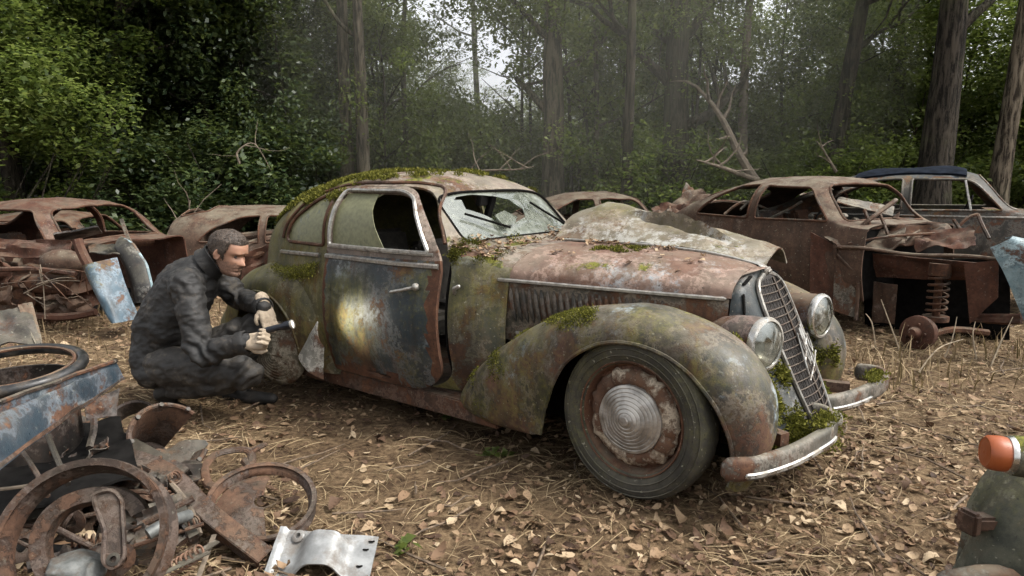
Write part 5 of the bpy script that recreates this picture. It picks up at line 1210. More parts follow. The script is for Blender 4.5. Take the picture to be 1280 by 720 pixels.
# steel-blue wing leaning on it, black inner wing behind, thin upright slat
def bw(u, v):
    a, b_ = at(104, 332, 5.9).lerp(at(140, 402, 5.7), v), at(146, 322, 6.0).lerp(at(174, 398, 5.85), v)
    return a.lerp(b_, u)+V((0, -.13*math.sin(PI*u)-.02*math.sin(PI*v), 0))+V((0, .01*nz(u*4, v*4, 3), 0))
mb = MB(); mb.grid(bw, 18, 20); tag(mb.build('blue_wing', M_sblue, None, 60, thick=.008), 'steel blue curved wing panel leaning upright against the smashed wreck', 'car wing')
def kw(u, v):
    t = v*1.0; p0 = at(152, 318, 6.25).lerp(at(168, 372, 6.1), t); c = [at(152, 296, 6.3), at(168, 306, 6.2), at(184, 330, 6.1), at(192, 362, 6.0), at(190, 378, 6.0)]
    i = t*(len(c)-1); k = min(int(i), len(c)-2); p1 = c[k].lerp(c[k+1], i-k)
    return p0.lerp(p1, u)+V((0, -.10*math.sin(PI*u), .02*nz(u*3, v*3, 6)))
mb = MB(); mb.grid(kw, 12, 22); o = mb.build('black_wing', M_blk, None, 60, thick=.008); tag(o, 'black curved wing with a pale bent edge beside the steel blue one', 'car wing')
mb = MB(); mb.tube([kw(1, v)+V((0, -.01, .0)) for v in np.linspace(.08, .9, 16)], .012, 6); mb.build('wing_edge', M_pblue, o)
tag(path([at(152, 274, 6.6), at(160, 296, 6.55), at(171, 318, 6.5)], .020, 4, 3).build('upright_slat', M_sed), 'narrow pale metal strip standing up behind the black wing', 'metal strip')
# another hulk behind it
R3b, b3b, i3b = wreck('dim_hulk', 'dark low car hulk in shade behind the smashed wreck, only its roof line showing', (-4.5, 9.2, -.42), 10, M_wd, seed=17, dent=.02)

# ---- cabin wreck behind the crouching man
R4, b4, i4 = wreck('cabin_wreck', 'rust brown cabin wreck with open windows behind the crouching man', (-1.42, 9.1, -.36), 4, M_wr, seed=21, dent=.015, rear=-2.80, dims=dict(zr=[(-3.7, .64), (-3.3, .84), (-3.0, .93), (-2.84, 1.22), (-2.80, 1.27), (-2.70, 1.33), (-2.45, 1.365), (-2.0, 1.375), (-1.6, 1.375), (-1.25, 1.36), (-1.05, 1.30), (-.74, .985), (-.65, .955), (-.4, .945)]))
for k, pts in enumerate([[(296, 312, 8.2), (330, 300, 8.3), (372, 296, 8.4)], [(310, 322, 8.1), (345, 312, 8.2), (380, 310, 8.3)], [(262, 300, 8.3), (300, 296, 8.4), (350, 290, 8.5)]]):
    wp(path([at(*p) for p in pts], .045, 8), i4, 'fallen_pillar', (M_wr, M_wd)[k % 2], R4)
wp(crumple(at(330, 330, 8.1), (.5, .1, .2), (.05, .1, .42), .12, 3), i4, 'buckled_panel', M_wred, R4, thick=.006)
# ---- far wreck over the lifted bonnet
R5, b5, i5 = wreck('far_wreck', 'small far brown car shell in the haze above the lifted bonnet', (2.78, 10.7, -.20), 8, M_wr, seed=25, dent=.02)
# ---- heap of torn sheets between
for k, (px, py, Y, u, v, mt, lb) in enumerate([(858, 255, 9.0, (.55, .1, .30), (-.1, .3, .12), M_wr, 'folded rust brown sheet standing highest in the scrap heap by the crushed wreck'), (842, 264, 8.8, (.5, -.1, .1), (0, .3, .15), M_wred, 'dark red dented sheet lying lowest in the scrap heap by the crushed wreck'), (874, 250, 9.3, (.5, .1, -.15), (.1, .35, .22), M_sed, 'pale buckled sheet at the right of the scrap heap by the crushed wreck'), (820, 270, 8.6, (.4, .1, .05), (.1, .4, .1), M_wd, 'dark bent sheet at the left foot of the scrap heap')]):
    o = crumple((0, 0, 0), u, v, .10, 40+k).build('scrap_sheet', mt, None, thick=.006); o.location = at(px, py, Y); tag(o, lb, 'scrap metal')
    mb = MB(); c = at(px, py, Y)
hp = thing('scrap_mound', 'low mound of rusty scrap behind the lifted bonnet under the torn sheets', 'scrap metal', (at(848, 285, 9.0).x, 9.1, 0))
r_ = random.Random(31)
for k in range(9): crumple((r_.uniform(-.6, .6), r_.uniform(-.4, .4), r_.uniform(.15, .75)), (r_.uniform(.4, .8), r_.uniform(-.3, .3), r_.uniform(-.3, .3)), (r_.uniform(-.2, .2), r_.uniform(.3, .6), r_.uniform(.1, .5)), .12, 60+k).build('scrap_piece', (M_wd, M_wr, M_wred)[k % 3], hp, thick=.006)
# ---- loose pale panel at the saloon's rear wheel
def lp(u, v):
    a = at(374, 446, 3.80).lerp(at(398, 402, 3.78), v); b_ = at(404, 470, 3.74).lerp(at(404, 428, 3.72), v)
    w_ = math.sin(PI*v*.5+.6); return a.lerp(b_, u)+V((0, -.05*math.sin(PI*u), -.02*u))+V((0, .012*nz(u*3, v*3, 8), .01*nz(u*5, v*4, 1)))
mb = MB(); mb.grid(lp, 14, 16); o = mb.build('loose_panel', aged('chalky panel', (.17, .165, .14), (.27, .26, .23), rust=.40, dust=.2, grime=.3, seed=71), None, 60, thick=.008)
tag(o, 'chalky pale bent panel leaning between the rear wheel and door of the saloon', 'loose panel')

# ---- tail of a mossy car cutting into the picture at bottom right
R6 = thing('mossy_car', 'mossy green car corner with orange lamp at the bottom right edge', 'car', (1.75, 1.85, 0))
M_mg = aged('mossy wing paint', (.026, .031, .024), (.078, .078, .056), rust=.42, algae=.42, moss=.30, dust=.3, grime=.9, fleck=(.25, .27, .22), fleckamt=.2, seed=81, ac=(.115, .118, .050))
def cw(u, v):
    # u along the car to the right, v round from low outside over the top to inside
    e = (1-(1-min(1, u/.22))**2)**.5 if u < .22 else 1; a = lerp(-.1, 1, v)*PI*.62
    x = -.475+u*1.8; top = .700+.05*u; hw = .20
    y = -.04-hw*e*math.cos(a)*1.0; z = .12+(top-.12)*(.25+.75*e)*math.sin(max(0, a))**.62 if a > 0 else .12+a*.3
    return V((x+.055*(1-math.sin(max(0, a)))*(1 if u < .3 else 0)*-1+.02*nz(u*3, v*3, 1), y, z))
mb = MB(); mb.grid(cw, 46, 34); mb.build('wing', M_mg, R6, 60, thick=.008)
mb = MB(); mb.grid(lambda u, v: V((lerp(-.10, 1.3, u), lerp(-.18, -1.3, v), .60+.16*math.sin(min(1, v*1.6)*PI/2)-.05*v)), 14, 14); mb.build('body', M_mg, R6, thick=.01)
L0 = at(1258, 568, 1.68)-V((1.75, 1.85, 0)); ax = V((-.95, .24, .06)).normalized()
t = NT('amber lens'); t.out(t.n('ShaderNodeBsdfPrincipled', {'Base Color': (.30, .072, .018, 1), 'Roughness': .42, 'Transmission Weight': .1}).outputs[0]); M_amb = t.m
ML = axisM(L0, ax) @ Matrix.Scale(.72, 4)
def lampM(r, h): return (r, h)
mb = MB(); mb.lathe([(.064, -.03), (.070, -.012), (.066, .004), (.056, .008)], ML, 28); lo = mb.build('lamp_rim', M_chrome2, R6)
mb = MB(); mb.lathe([(.062, .0), (.064, .03), (.061, .060), (.052, .070), (.046, .068), (.03, .074), (.015, .072), (0, .075)], ML, 28); mb.build('indicator_lens', M_amb, R6)
mb = MB(); mb.lathe([(.062, -.14), (.074, -.06), (.072, -.02), (.066, -.005)], ML, 24); mb.build('lamp_housing', M_mg, R6)
c = at(1204, 652, 1.74)-V((1.75, 1.85, 0)); mb = MB(); mb.box(c+V((.015, 0, .0)), (.03, .06, .065), (0, 0, .3)); mb.box(c+V((.06, .02, -.01)), (.12, .05, .04)); mb.build('bumper_bracket', M_dkrust, R6, bevel=.008)
c2 = at(1195, 715, 1.72)-V((1.75, 1.85, 0)); mb = MB(); mb.tube([c2+V((-.02, 0, -.03)), c2+V((.05, -.02, .0)), c2+V((.3, -.03, .02))], .03, 10, round_caps=True); mb.build('bumper', M_bump, R6)

# pale dead stems standing in front of the crushed wreck, a few weeds by the saloon
for k, pts in enumerate([[(1128, 432, 5.15), (1112, 404, 5.2), (1101, 374, 5.25)], [(1180, 440, 5.0), (1190, 424, 5.0), (1196, 396, 5.05)], [(1238, 452, 4.8), (1252, 425, 4.85), (1266, 396, 4.9)], [(1096, 425, 5.3), (1090, 405, 5.3), (1082, 392, 5.35)], [(1150, 452, 4.7), (1172, 436, 4.75), (1204, 424, 4.8)], [(1222, 440, 5.0), (1216, 420, 5.05), (1219, 402, 5.1)]]):
    P_ = [at(*p) for p in pts]; P_[0].z = 0.0
    mb = MB(); Q_ = catmull(P_, 4); mb.tube(Q_, [.0075*(1-.65*i/(len(Q_)-1)) for i in range(len(Q_))], 5); tag(mb.build('dry_stem', simple('pale dry stem', (.30, .24, .165), .85, 0, .3, .3, 30)), 'thin pale dead stem sticking up before the crushed wreck', 'plant stem', 'dry stems before the crushed wreck')
wd = []
for px, py in ((625, 573), (560, 528), (735, 570), (610, 572), (500, 690), (556, 520)):
    g = on_ground(px, py); wd += [(g.x+random.Random(px).uniform(-.03, .03)+q*.02, g.y+.01*q, .03, .035) for q in (-1, 0, 1)]
tag(link('weeds', leaf_cloud('weeds', wd, 4, .06, M_leafC, np.random.default_rng(5), .5), None), 'small fresh green weeds sprouting among the dead leaves', 'weeds', kind='stuff')
# ================================================================== the crouching man
PX, PY = -1.88, 3.95
MAN = thing('person', 'man crouching in dark work clothes and pale gloves, shining a torch at the saloon door', 'person', (PX, PY, 0))
O_ = V((PX, PY, 0))
def L(px, py, Y): return at(px, py, Y)-O_
M_cloth = None
def clothmat(name, a, b, worn, seed=0):
    t = NT(name); tc = t.n('ShaderNodeTexCoord').outputs['Object']; v = t.shift(tc, (seed, 0, 0))
    f = t.noise(v, 9, 8, .7); g = t.noise(v, 60, 4, .6); wv = t.noise(t.shift(v, (0, 0, 0), (.7, .7, 1.6)), 11, 4, .5, .3)
    c = t.mix(t.step(f, .38, .62), a, b); c = t.mix(t.math('MULTIPLY', t.step(t.math('ADD', t.math('MULTIPLY', f, .6), t.math('MULTIPLY', g, .4)), .54, .64), .6), c, worn)
    h = t.math('ADD', t.math('MULTIPLY', wv, .8), t.math('ADD', t.math('MULTIPLY', g, .10), t.math('MULTIPLY', t.noise(v, 420, 2, .5), .08)))
    bp = t.n('ShaderNodeBump', {'Height': h, 'Strength': .8, 'Distance': .016})
    return t.out(t.n('ShaderNodeBsdfPrincipled', {'Base Color': c, 'Roughness': t.math('ADD', .50, t.math('MULTIPLY', f, .32)), 'Normal': bp.outputs[0], 'Specular IOR Level': .42}).outputs[0])
M_jack = clothmat('waxed dark jacket', (.010, .0098, .0095), (.022, .0205, .019), (.080, .066, .049))
M_trou = clothmat('dirty work trousers', (.020, .0185, .017), (.040, .036, .031), (.12, .10, .075), 3)
M_boot = clothmat('worn black boots', (.010, .0095, .009), (.02, .018, .016), (.06, .05, .038), 5)
M_glove = clothmat('dirty leather gloves', (.26, .205, .145), (.37, .30, .22), (.10, .072, .05), 7)
def skinmat():
    t = NT('skin'); tc = t.n('ShaderNodeTexCoord').outputs['Object']; f = t.noise(tc, 30, 6, .6)
    c = t.mix(f, (.30, .155, .10), (.42, .24, .165))
    return t.out(t.n('ShaderNodeBsdfPrincipled', {'Base Color': c, 'Roughness': .5, 'Subsurface Weight': .08, 'Subsurface Radius': (.01, .004, .002), 'Specular IOR Level': .4}).outputs[0])
M_skin = skinmat()
M_stub = simple('stubbled skin', (.23, .135, .095), .6, 0, .3, .3, 90)
M_hair = simple('short brown hair', (.050, .035, .025), .55, 0, .6, .8, 120)
def limb(mb, pts, radii, k=5, n=14, flat=1.0):
    P = catmull(pts, k); c = Curve1([(i, r) for i, r in enumerate(radii)])
    mb.tube(P, [c(i/k) for i in range(len(P))], n, round_caps=True, flat=flat)
# joints (near = the side towards the camera)
pel = L(212, 452, 3.98); wst = L(203, 415, 3.98); chs = L(232, 365, 3.98); nb = L(266, 326, 3.97); hd = L(286, 316, 3.95)
nsh, nel, nwr = L(234, 358, 3.74), L(252, 442, 3.62), L(306, 428, 3.58)
fsh, fel, fwr = L(268, 346, 4.18), L(300, 372, 4.20), L(329, 384, 3.95)
nhp, nkn, nan = L(208, 458, 3.86), L(308, 466, 3.72), L(214, 484, 3.84)
fhp, fkn, fan = L(222, 456, 4.10), L(318, 408, 4.06), L(298, 478, 4.12)
# head in its own frame: +X face, +Z crown
HFW = V((.93, -.26, -.33)).normalized(); HLT = V((0, 0, 1)).cross(HFW).normalized(); HUP = HFW.cross(HLT).normalized()
HM_ = Matrix((HFW, HLT, HUP)).transposed().to_4x4(); HM_.translation = hd; HM_ = HM_ @ Matrix.Scale(1.09, 4)
XF = Curve1([(-.118, .040), (-.112, .072), (-.100, .088), (-.088, .089), (-.078, .081), (-.068, .089), (-.060, .086), (-.053, .091), (-.042, .090), (-.02, .088), (.006, .083), (.020, .090), (.032, .096), (.055, .092), (.08, .076), (.10, .050), (.115, .018), (.121, .0)])
XB = Curve1([(-.118, .005), (-.09, -.015), (-.06, -.045), (-.03, -.082), (0, -.100), (.04, -.107), (.075, -.092), (.10, -.062), (.115, -.025), (.121, .0)])
WD = Curve1([(-.118, .020), (-.105, .036), (-.08, .050), (-.045, .060), (-.01, .068), (.03, .075), (.065, .073), (.09, .058), (.11, .030), (.121, .002)])
def headp(u, v, off=0.0):
    a = 2*PI*u; z = lerp(-.118, .121, v); ca, sa = math.cos(a), math.sin(a); c0 = (XF(z)+XB(z))*.5*.2
    x = (XF(z)-c0)*abs(ca)**.85 if ca > 0 else (XB(z)-c0)*abs(ca)**.85*1; x += c0
    y = WD(z)*(1 if sa > 0 else -1)*abs(sa)**.85
    if ca > 0:   # nose, sockets, cheek
        nzp = max(0, min(1, (.014-z)/.046)) if z > -.036 else max(0, 1-(-.036-z)/.009)
        x += .027*nzp*math.exp(-(y/(.009+.007*nzp))**2)
        for s in (-1, 1):
            x -= .014*math.exp(-((y-s*.032)/.014)**2-((z-.006)/.011)**2); x += .006*math.exp(-((y-s*.032)/.02)**2-((z-.024)/.008)**2); x += .004*math.exp(-((y-s*.04)/.018)**2-((z+.022)/.014)**2)
        x -= .005*math.exp(-(y/.022)**2-((z+.0605)/.0035)**2)
    p = V((x, y, z)); 
    return p+p.normalized()*off if off else p
mb = MB(); mb.grid(lambda u, v: HM_ @ headp(u, v*.998+.001), 72, 60, closeu=True, cap=True)
for s in (-1, 1):     # ears
    E = Matrix.Translation((-.012, s*.074, -.004)) @ Euler((0, .2, s*-.45)).to_matrix().to_4x4()
    mb2 = MB(); mb2.sphere((0, 0, 0), (.018, .008, .033), 14, 10); mb2.tube([(.015*math.cos(a), s*.006, .029*math.sin(a)) for a in np.linspace(-1.2, 3.6, 14)], .0055, 8); mb.add([HM_ @ E @ V(p) for p in mb2.v], mb2.f)
# neck and the body underneath the clothes
limb(mb, [hd+HFW*-.03-HUP*.05, nb+V((.0, 0, .0)), chs+V((.02, 0, .03))], [.058, .064, .10])
limb(mb, [chs, wst, pel], [.13, .12, .13]); limb(mb, [nsh, nel, nwr], [.05, .042, .030]); limb(mb, [fsh, fel, fwr], [.05, .042, .030])
limb(mb, [chs+V((0, 0, .05)), nsh], [.06, .05]); limb(mb, [chs+V((0, 0, .05)), fsh], [.06, .05])
limb(mb, [nhp, nkn], [.075, .052]); limb(mb, [nkn, nan], [.050, .036]); limb(mb, [fhp, fkn], [.075, .052]); limb(mb, [fkn, fan], [.05, .036])
limb(mb, [pel, nhp], [.1, .08]); limb(mb, [pel, fhp], [.1, .08])
body = remeshed('body', mb, .0042, M_skin, MAN, 2, fac=.4)
body.data.materials.append(M_stub); HI = HM_.inverted()
for p in body.data.polygons:
    c = HI @ p.center
    if c.length < .16 and c.z < -.030+.016*noise.noise(c*45)+.012*noise.noise(c*160) and c.x > -.02+.25*max(0, -c.z-.06) and not (abs(c.y) < .02 and -.045 < c.z and c.x > .09) and c.z > -.125:
        if c.x > .02 or abs(c.y) > .03: p.material_index = 1
for s in (-1, 1):
    mb = MB(); mb.sphere(HM_ @ V((.0665, s*.031, .006)), .0110, 10, 8); mb.build('eye', simple('eye', (.10, .08, .07), .2), body)
    mb = MB(); mb.tube([HM_ @ V((.0905-abs(q)*.22-q*q*4, s*(.014+q), .0245+.003*math.sin(q*60))) for q in (.0, .012, .024, .036)], [.0022, .003, .003, .0015], 6); mb.build('eyebrow', M_hair, body)
# hair cap with a receding line
def hairline(a, z):
    c = math.cos(a); s = abs(math.sin(a))
    return lerp(-.06, .072, max(0, min(1, (c+.28)/.80)))-.045*math.exp(-((c-.20)/.13)**2)
mb = MB(); nu, nv = 110, 70; vs = []; keep = {}
fs = []
rh = random.Random(2)
for j in range(nv):
    for i in range(nu):
        u, v = i/nu, j/(nv-1)*.998+.001; p = headp(u, v); z = p.z
        d = max(0, min(1, (z-hairline(2*PI*u, z))/.035)); 
        vs.append(HM_ @ (p+p.normalized()*(.0015+.0085*d**.7*(1+.35*noise.noise(p*60)+.35*noise.noise(V((p.x*190, p.y*190, p.z*60))))) if d > 0 else p))
        keep[(i, j)] = z > hairline(2*PI*u, z)
for j in range(nv-1):
    for i in range(nu):
        k = (i+1) % nu
        if all(keep[q] for q in ((i, j), (k, j), (i, j+1), (k, j+1))): fs.append((j*nu+i, j*nu+k, (j+1)*nu+k, (j+1)*nu+i))
mb.add(vs, fs); mb.build('hair', M_hair, body, 80)
# short strands roughen the outline of the hair
seeds = []
for k in range(1500):
    u, v = rh.random(), rh.uniform(.3, .985); p = headp(u, v); 
    if p.z < hairline(2*PI*u, p.z)+.002: continue
    n_ = p.normalized(); seeds.append((HM_ @ (p+n_*.006), (HM_.to_3x3() @ (n_+V((.25, 0, -.35)))).normalized()))
moss('hair_strands', seeds, 8, .003, .0055, 71, body, M_hair)
# jacket
mb = MB()
limb(mb, [nb+V((-.035, 0, -.015)), chs+V((0, 0, .01)), wst, pel+V((-.03, 0, .0))], [.085, .170, .165, .175], n=20)
limb(mb, [chs+V((.02, -.02, .06)), nsh], [.12, .088]); limb(mb, [chs+V((.03, .02, .06)), fsh], [.12, .088])
limb(mb, [chs+V((.05, -.09, .0)), wst+V((.06, -.08, .02))], [.10, .12]); limb(mb, [chs+V((.05, .09, .0)), wst+V((.06, .08, .02))], [.10, .12])
limb(mb, [nsh, nsh.lerp(nel, .5), nel, nel.lerp(nwr, .5), nwr+V((-.01, 0, 0))], [.090, .082, .074, .066, .056])
limb(mb, [fsh, fsh.lerp(fel, .5), fel, fel.lerp(fwr, .5), fwr], [.088, .080, .070, .062, .052])
limb(mb, [pel+V((-.10, -.10, .06)), pel+V((-.05, -.14, -.03)), pel+V((.05, -.15, -.01))], [.08, .085, .07])
limb(mb, [pel+V((-.10, .10, .06)), pel+V((-.05, .14, -.03)), pel+V((.05, .15, -.01))], [.08, .085, .07])
def fold(p, n):
    a = .010*noise.noise(V((p.x*9+p.z*5, p.y*8, p.z*16)))-.008*abs(noise.noise(V((p.x*16+p.z*14, p.y*14, p.z*24-p.x*12))))+.005*noise.noise(V((p.x*34, p.y*30, p.z*48)))
    e = min((p-nel).length, (p-fel).length, (p-nsh).length*1.3); a += .014*math.exp(-(e/.12)**2)*math.sin(90*(p.z*.8+p.x*.7)+4*noise.noise(p*12))
    s = (p-pel).length; a += .008*math.exp(-(s/.2)**2)*math.sin(70*p.z+6*noise.noise(p*8)); return a
jk = remeshed('jacket', mb, .009, M_jack, MAN, 5, fold)
# standing collar, cuffs, front seam, pocket flap
mb = MB(); cc = nb+V((.015, 0, .012)); cax = (hd-nb).normalized()
Mc = axisM(cc, (cax+V((.25, 0, .3))).normalized()); mb.lathe([(.105, -.055), (.094, -.02), (.090, .005), (.096, .022)], Mc, 30, jit=lambda r, h, a: (r*(1+.05*math.sin(a*3+h*20)), h+.012*math.cos(a*2))); mb.build('collar', M_jack, jk, 60, thick=.010)
for a, b, r in ((nel, nwr, .060), (fel, fwr, .056)):
    mb = MB(); d = (b-a).normalized(); mb.lathe([(r*.98, -.045), (r*1.07, -.03), (r*1.07, .01), (r*.96, .018)], axisM(b, d), 22); mb.build('cuff', M_jack, jk, 60, thick=.006)
# trousers
mb = MB()
limb(mb, [pel+V((-.02, 0, -.02)), nhp, nhp.lerp(nkn, .5)+V((0, -.01, .005)), nkn], [.15, .125, .112, .092], n=18)
limb(mb, [nkn+V((-.005, 0, -.005)), nkn.lerp(nan, .45)+V((0, 0, -.018)), nan], [.088, .084, .062], n=16)
limb(mb, [pel+V((-.02, 0, -.02)), fhp, fhp.lerp(fkn, .5), fkn], [.15, .125, .110, .088], n=18)
limb(mb, [fkn, fkn.lerp(fan, .5)+V((-.01, 0, 0)), fan+V((0, 0, .01))], [.086, .078, .066], n=16)
def fold2(p, n):
    e = min((p-nkn).length, (p-fkn).length); a = .010*noise.noise(V((p.x*14, p.y*10, p.z*22)))-.009*abs(noise.noise(V((p.x*20-p.z*14, p.y*12, p.z*26))))+.004*noise.noise(p*38)
    return a+.011*math.exp(-(e/.16)**2)*math.sin(75*(p.x*.8-p.z*.6)+5*noise.noise(p*10))*(1 if e > .05 else .3)
remeshed('trousers', mb, .009, M_trou, MAN, 4, fold2)
# boots: near one up on its toe, far one flat
def boot(an, heel, ball, toe, nm):
    mb = MB(); limb(mb, [an+V((0, 0, .05)), an, heel], [.062, .060, .046]); limb(mb, [heel, heel.lerp(ball, .5), ball, toe], [.044, .050, .050, .036], flat=.85); limb(mb, [an, heel.lerp(ball, .6)], [.055, .048])
    o = remeshed(nm, mb, .006, M_boot, MAN, 4, lambda p, n: .003*noise.noise(p*30)); return o
boot(nan, L(202, 492, 3.84), L(216, 509, 3.90), L(232, 512, 3.93), 'boot')
boot(fan, L(287, 493, 4.12), L(318, 497, 4.06), L(340, 498, 4.03), 'boot')
# gloves: palm and five separate bent fingers
def glove(nm, wr, fwd, nrm, spread, curls, thumb, s=1.0):
    """fwd: wrist to knuckles, nrm: out of the back of the hand, curls: bend per joint of each finger"""
    f = V(fwd).normalized(); n = V(nrm); n = (n-f*n.dot(f)).normalized(); sd_ = f.cross(n)      # sd_: towards the index side
    mb = MB(); kn = []
    for i in range(4):
        q = (1.5-i)*.0215*s; kn.append(wr+f*(.098-.006*abs(i-1.2))*s+sd_*q); limb(mb, [wr-f*.02+sd_*q*.55, wr+f*.04*s+sd_*q*.9+n*.004, kn[-1]], [.021*s, .0195*s, .0150*s], 3, 10)
    limb(mb, [wr-f*.055*s, wr], [.041*s, .036*s], 3, 16, .82)
    for i, (k, cu, ln) in enumerate(zip(kn, curls, (.086, .094, .088, .072))):
        d = (f+sd_*(1.5-i)*spread).normalized(); P = [k-f*.012]; ax = sd_; P.append(k); seg = (.45, .32, .25); p = k
        for j in range(3):
            d = Matrix.Rotation(cu[j], 3, ax) @ d; p = p+d*ln*seg[j]*s; P.append(p)
        mb.tube(P, [.0128*s, .0128*s, .0118*s, .0105*s, .0085*s], 10, round_caps=True)
    t0 = wr+f*.022*s+sd_*.030*s; T1, T2, T3 = [t0+f*a*s+sd_*b*s+n*c*s for a, b, c in thumb]
    mb.tube([wr+f*.005+sd_*.012*s, t0, T1, T2, T3], [.018*s, .0175*s, .0145*s, .0125*s, .0095*s], 10, round_caps=True)
    return remeshed(nm, mb, .0038, M_glove, MAN, 3, lambda p, q: .0016*noise.noise(p*60)+.001*noise.noise(p*140), .4)
# torch first, so the near hand can close on it
TORB, LENS = L(328, 414, 3.575), L(366, 405, 3.565); tdir = (LENS-TORB).normalized()
nh_f = V((.98, -.02, .10)); 
glove('glove', nwr+V((.015, 0, .0)), nh_f, (0, -.80, .60), .02, [(1.0, 1.1, .7), (.95, 1.1, .7), (.9, 1.1, .7), (.9, 1.0, .7)], [(.022, .018, -.010), (.045, .022, -.018), (.068, .016, -.020)], 1.08)
glove('glove', fwr+V((.008, 0, -.004)), V((.35, -.35, -.87)), (.72, -.62, .3), .10, [(.30, .5, .4), (.35, .55, .4), (.45, .6, .4), (.5, .6, .4)], [(.018, .020, -.012), (.038, .028, -.022), (.058, .022, -.030)], 1.06)
TW = thing('torch', 'short black torch held in the near gloved hand of the crouching man, lit', 'torch', tuple(O_+TORB))
def TL(p): return p-TORB
M_tor = simple('black torch body', (.012, .014, .02), .35, .2, .3, .1, 60)
Mt = axisM(TL(TORB-tdir*.02), tdir); LN = (LENS-TORB).length+.02
mb = MB(); mb.lathe([(0, 0), (.014, 0), (.016, .004), (.016, .05)]+[(.0165+.001*(k % 2), .05+.006*k) for k in range(6)]+[(.017, LN-.065), (.023, LN-.045), (.024, LN-.006), (.0235, LN)], Mt, 24); mb.build('barrel', M_tor, TW)
mb = MB(); mb.lathe([(.0245, LN-.010), (.026, LN-.004), (.0245, LN+.002), (.021, LN+.002)], Mt, 24); mb.build('head_ring', M_chrome2, TW)
t = NT('lit torch lens'); em = t.n('ShaderNodeEmission', {'Color': (1, .93, .8, 1), 'Strength': 2.0}); t.out(em.outputs[0])
mb = MB(); mb.lathe([(.0215, LN-.002), (0, LN-.001)], Mt, 24); mb.build('lens', t.m, TW)
sp_ = bpy.data.lights.new('torch_beam', 'SPOT'); so_ = bpy.data.objects.new('torch_beam', sp_); C.objects.link(so_)
sp_.energy = 17; sp_.spot_size = math.radians(66); sp_.spot_blend = 1.0; sp_.shadow_soft_size = .012; sp_.color = (1, .96, .86)
tip = O_+LENS+tdir*.012; tgt = CARM @ dmap(-1.62, B.vz(-1.62, .60), .0)
so_.location = tip; so_.rotation_euler = (tgt-tip).to_track_quat('-Z', 'Y').to_euler()
# ================================================================== scrap pile at the lower left
M_j1 = aged('scrap rust', (.030, .021, .017), (.056, .040, .031), rust=.50, dust=.14, grime=.55, bump=1.0, seed=91, rustc=((.022, .013, .009), (.075, .040, .025), (.15, .082, .050)), rough=.5)
M_j2 = aged('scrap dark', (.016, .014, .013), (.034, .029, .025), rust=.38, dust=.28, grime=.4, seed=92, rough=.45)
M_alu = simple('dull cast alloy', (.27, .275, .27), .45, .5, .25, .3, 12, dirt=(.11, .09, .07))
M_blu = aged('blue scrap paint', (.028, .042, .055), (.055, .073, .088), rust=.50, dust=.22, grime=.3, seed=93, rough=.33, fleck=(.35, .38, .38), fleckamt=.25)
def jt(mb, name, label, cat, mat, **kw): return tag(mb.build(name, mat, None, **kw), label, cat)
# long blue panel with a lip above and a flange below
top = catmull([at(-90, 545, 1.62), at(-10, 518, 1.85), at(70, 488, 2.15), at(128, 466, 2.42), at(149, 459, 2.54)], 8)
bot = catmull([at(-60, 640, 1.50), at(0, 588, 1.72), at(62, 540, 2.02), at(122, 497, 2.36), at(156, 474, 2.55)], 8)
def sec(Cv, q):
    i = q*(len(Cv)-1); k = min(int(i), len(Cv)-2); return Cv[k].lerp(Cv[k+1], i-k)
def bp(u, v):
    a, b = sec(top, u), sec(bot, u); n = V((.05, -.55, .85)).normalized(); e = 1-max(0, (u-.80)/.20)**3
    prof = .0 if v < .08 or v > .88 else math.sin(PI*(v-.08)/.80)**.45
    lip = .035*max(0, 1-v/.08); q = .006*nz(u*9, v*4, 3)+.004*math.sin(max(0, 1-abs(u-.62)/.02)*PI)
    return a.lerp(b, v)+n*(.045*prof*e+lip+q)
mb = MB(); mb.grid(bp, 70, 40); PB = jt(mb, 'car_sill', 'long weathered blue body panel lying on top of the scrap pile at lower left', 'body panel', M_blu, smooth=70)
mb = MB(); mb.tube([bp(u, .0) for u in np.linspace(0, 1, 30)], .008, 6); mb.build('lip', M_j2, PB)
mb = MB(); mb.grid(lambda u, v: bp(u, lerp(.90, 1.0, v))+V((0, -.002, .004)), 50, 4); mb.build('flange', M_j1, PB, thick=.004)
# black ring lying on a dark drum
c = at(14, 462, 2.55)
mb = MB(); mb.tube([c+V((.245*math.cos(a), .215*math.sin(a), .030*math.sin(a)*1)) for a in np.linspace(0, 2*PI, 49)[:-1]], .022, 10, closed=True); RGO = jt(mb, 'black_ring', 'black hoop lying flat on the drum beyond the blue panel', 'hoop', simple('black enamel hoop', (.012, .012, .012), .38, 0, .4, .2, 30, dirt=(.05, .04, .03)))
mb = MB(); mb.tube([c+V((.217*math.cos(a), .19*math.sin(a), .012+.030*math.sin(a))) for a in np.linspace(0, 2*PI, 49)[:-1]], .007, 6, closed=True); mb.build('inner_bead', M_rust, RGO)
mb = MB(); mb.lathe([(.19, 0), (.205, -.04), (.20, -.16), (.206, -.28), (.20, -.30), (.20, -.55), (.206, -.57), (.20, -.60), (.20, -c.z+.02), (0, -c.z+.02)], Matrix.Translation(c+V((0, .02, -.035))), 36); mb.lathe([(.198, -.16), (.10, -.17), (.09, -.13), (.08, -.11), (0, -.105)], Matrix.Translation(c+V((0, .02, -.035))), 30); jt(mb, 'dark_drum', 'dark upright drum underneath the black hoop', 'drum', M_j2, thick=.006)
def quad2(pts, amp, seed, n=14, m=10): return quad(pts, amp, seed, n, m)
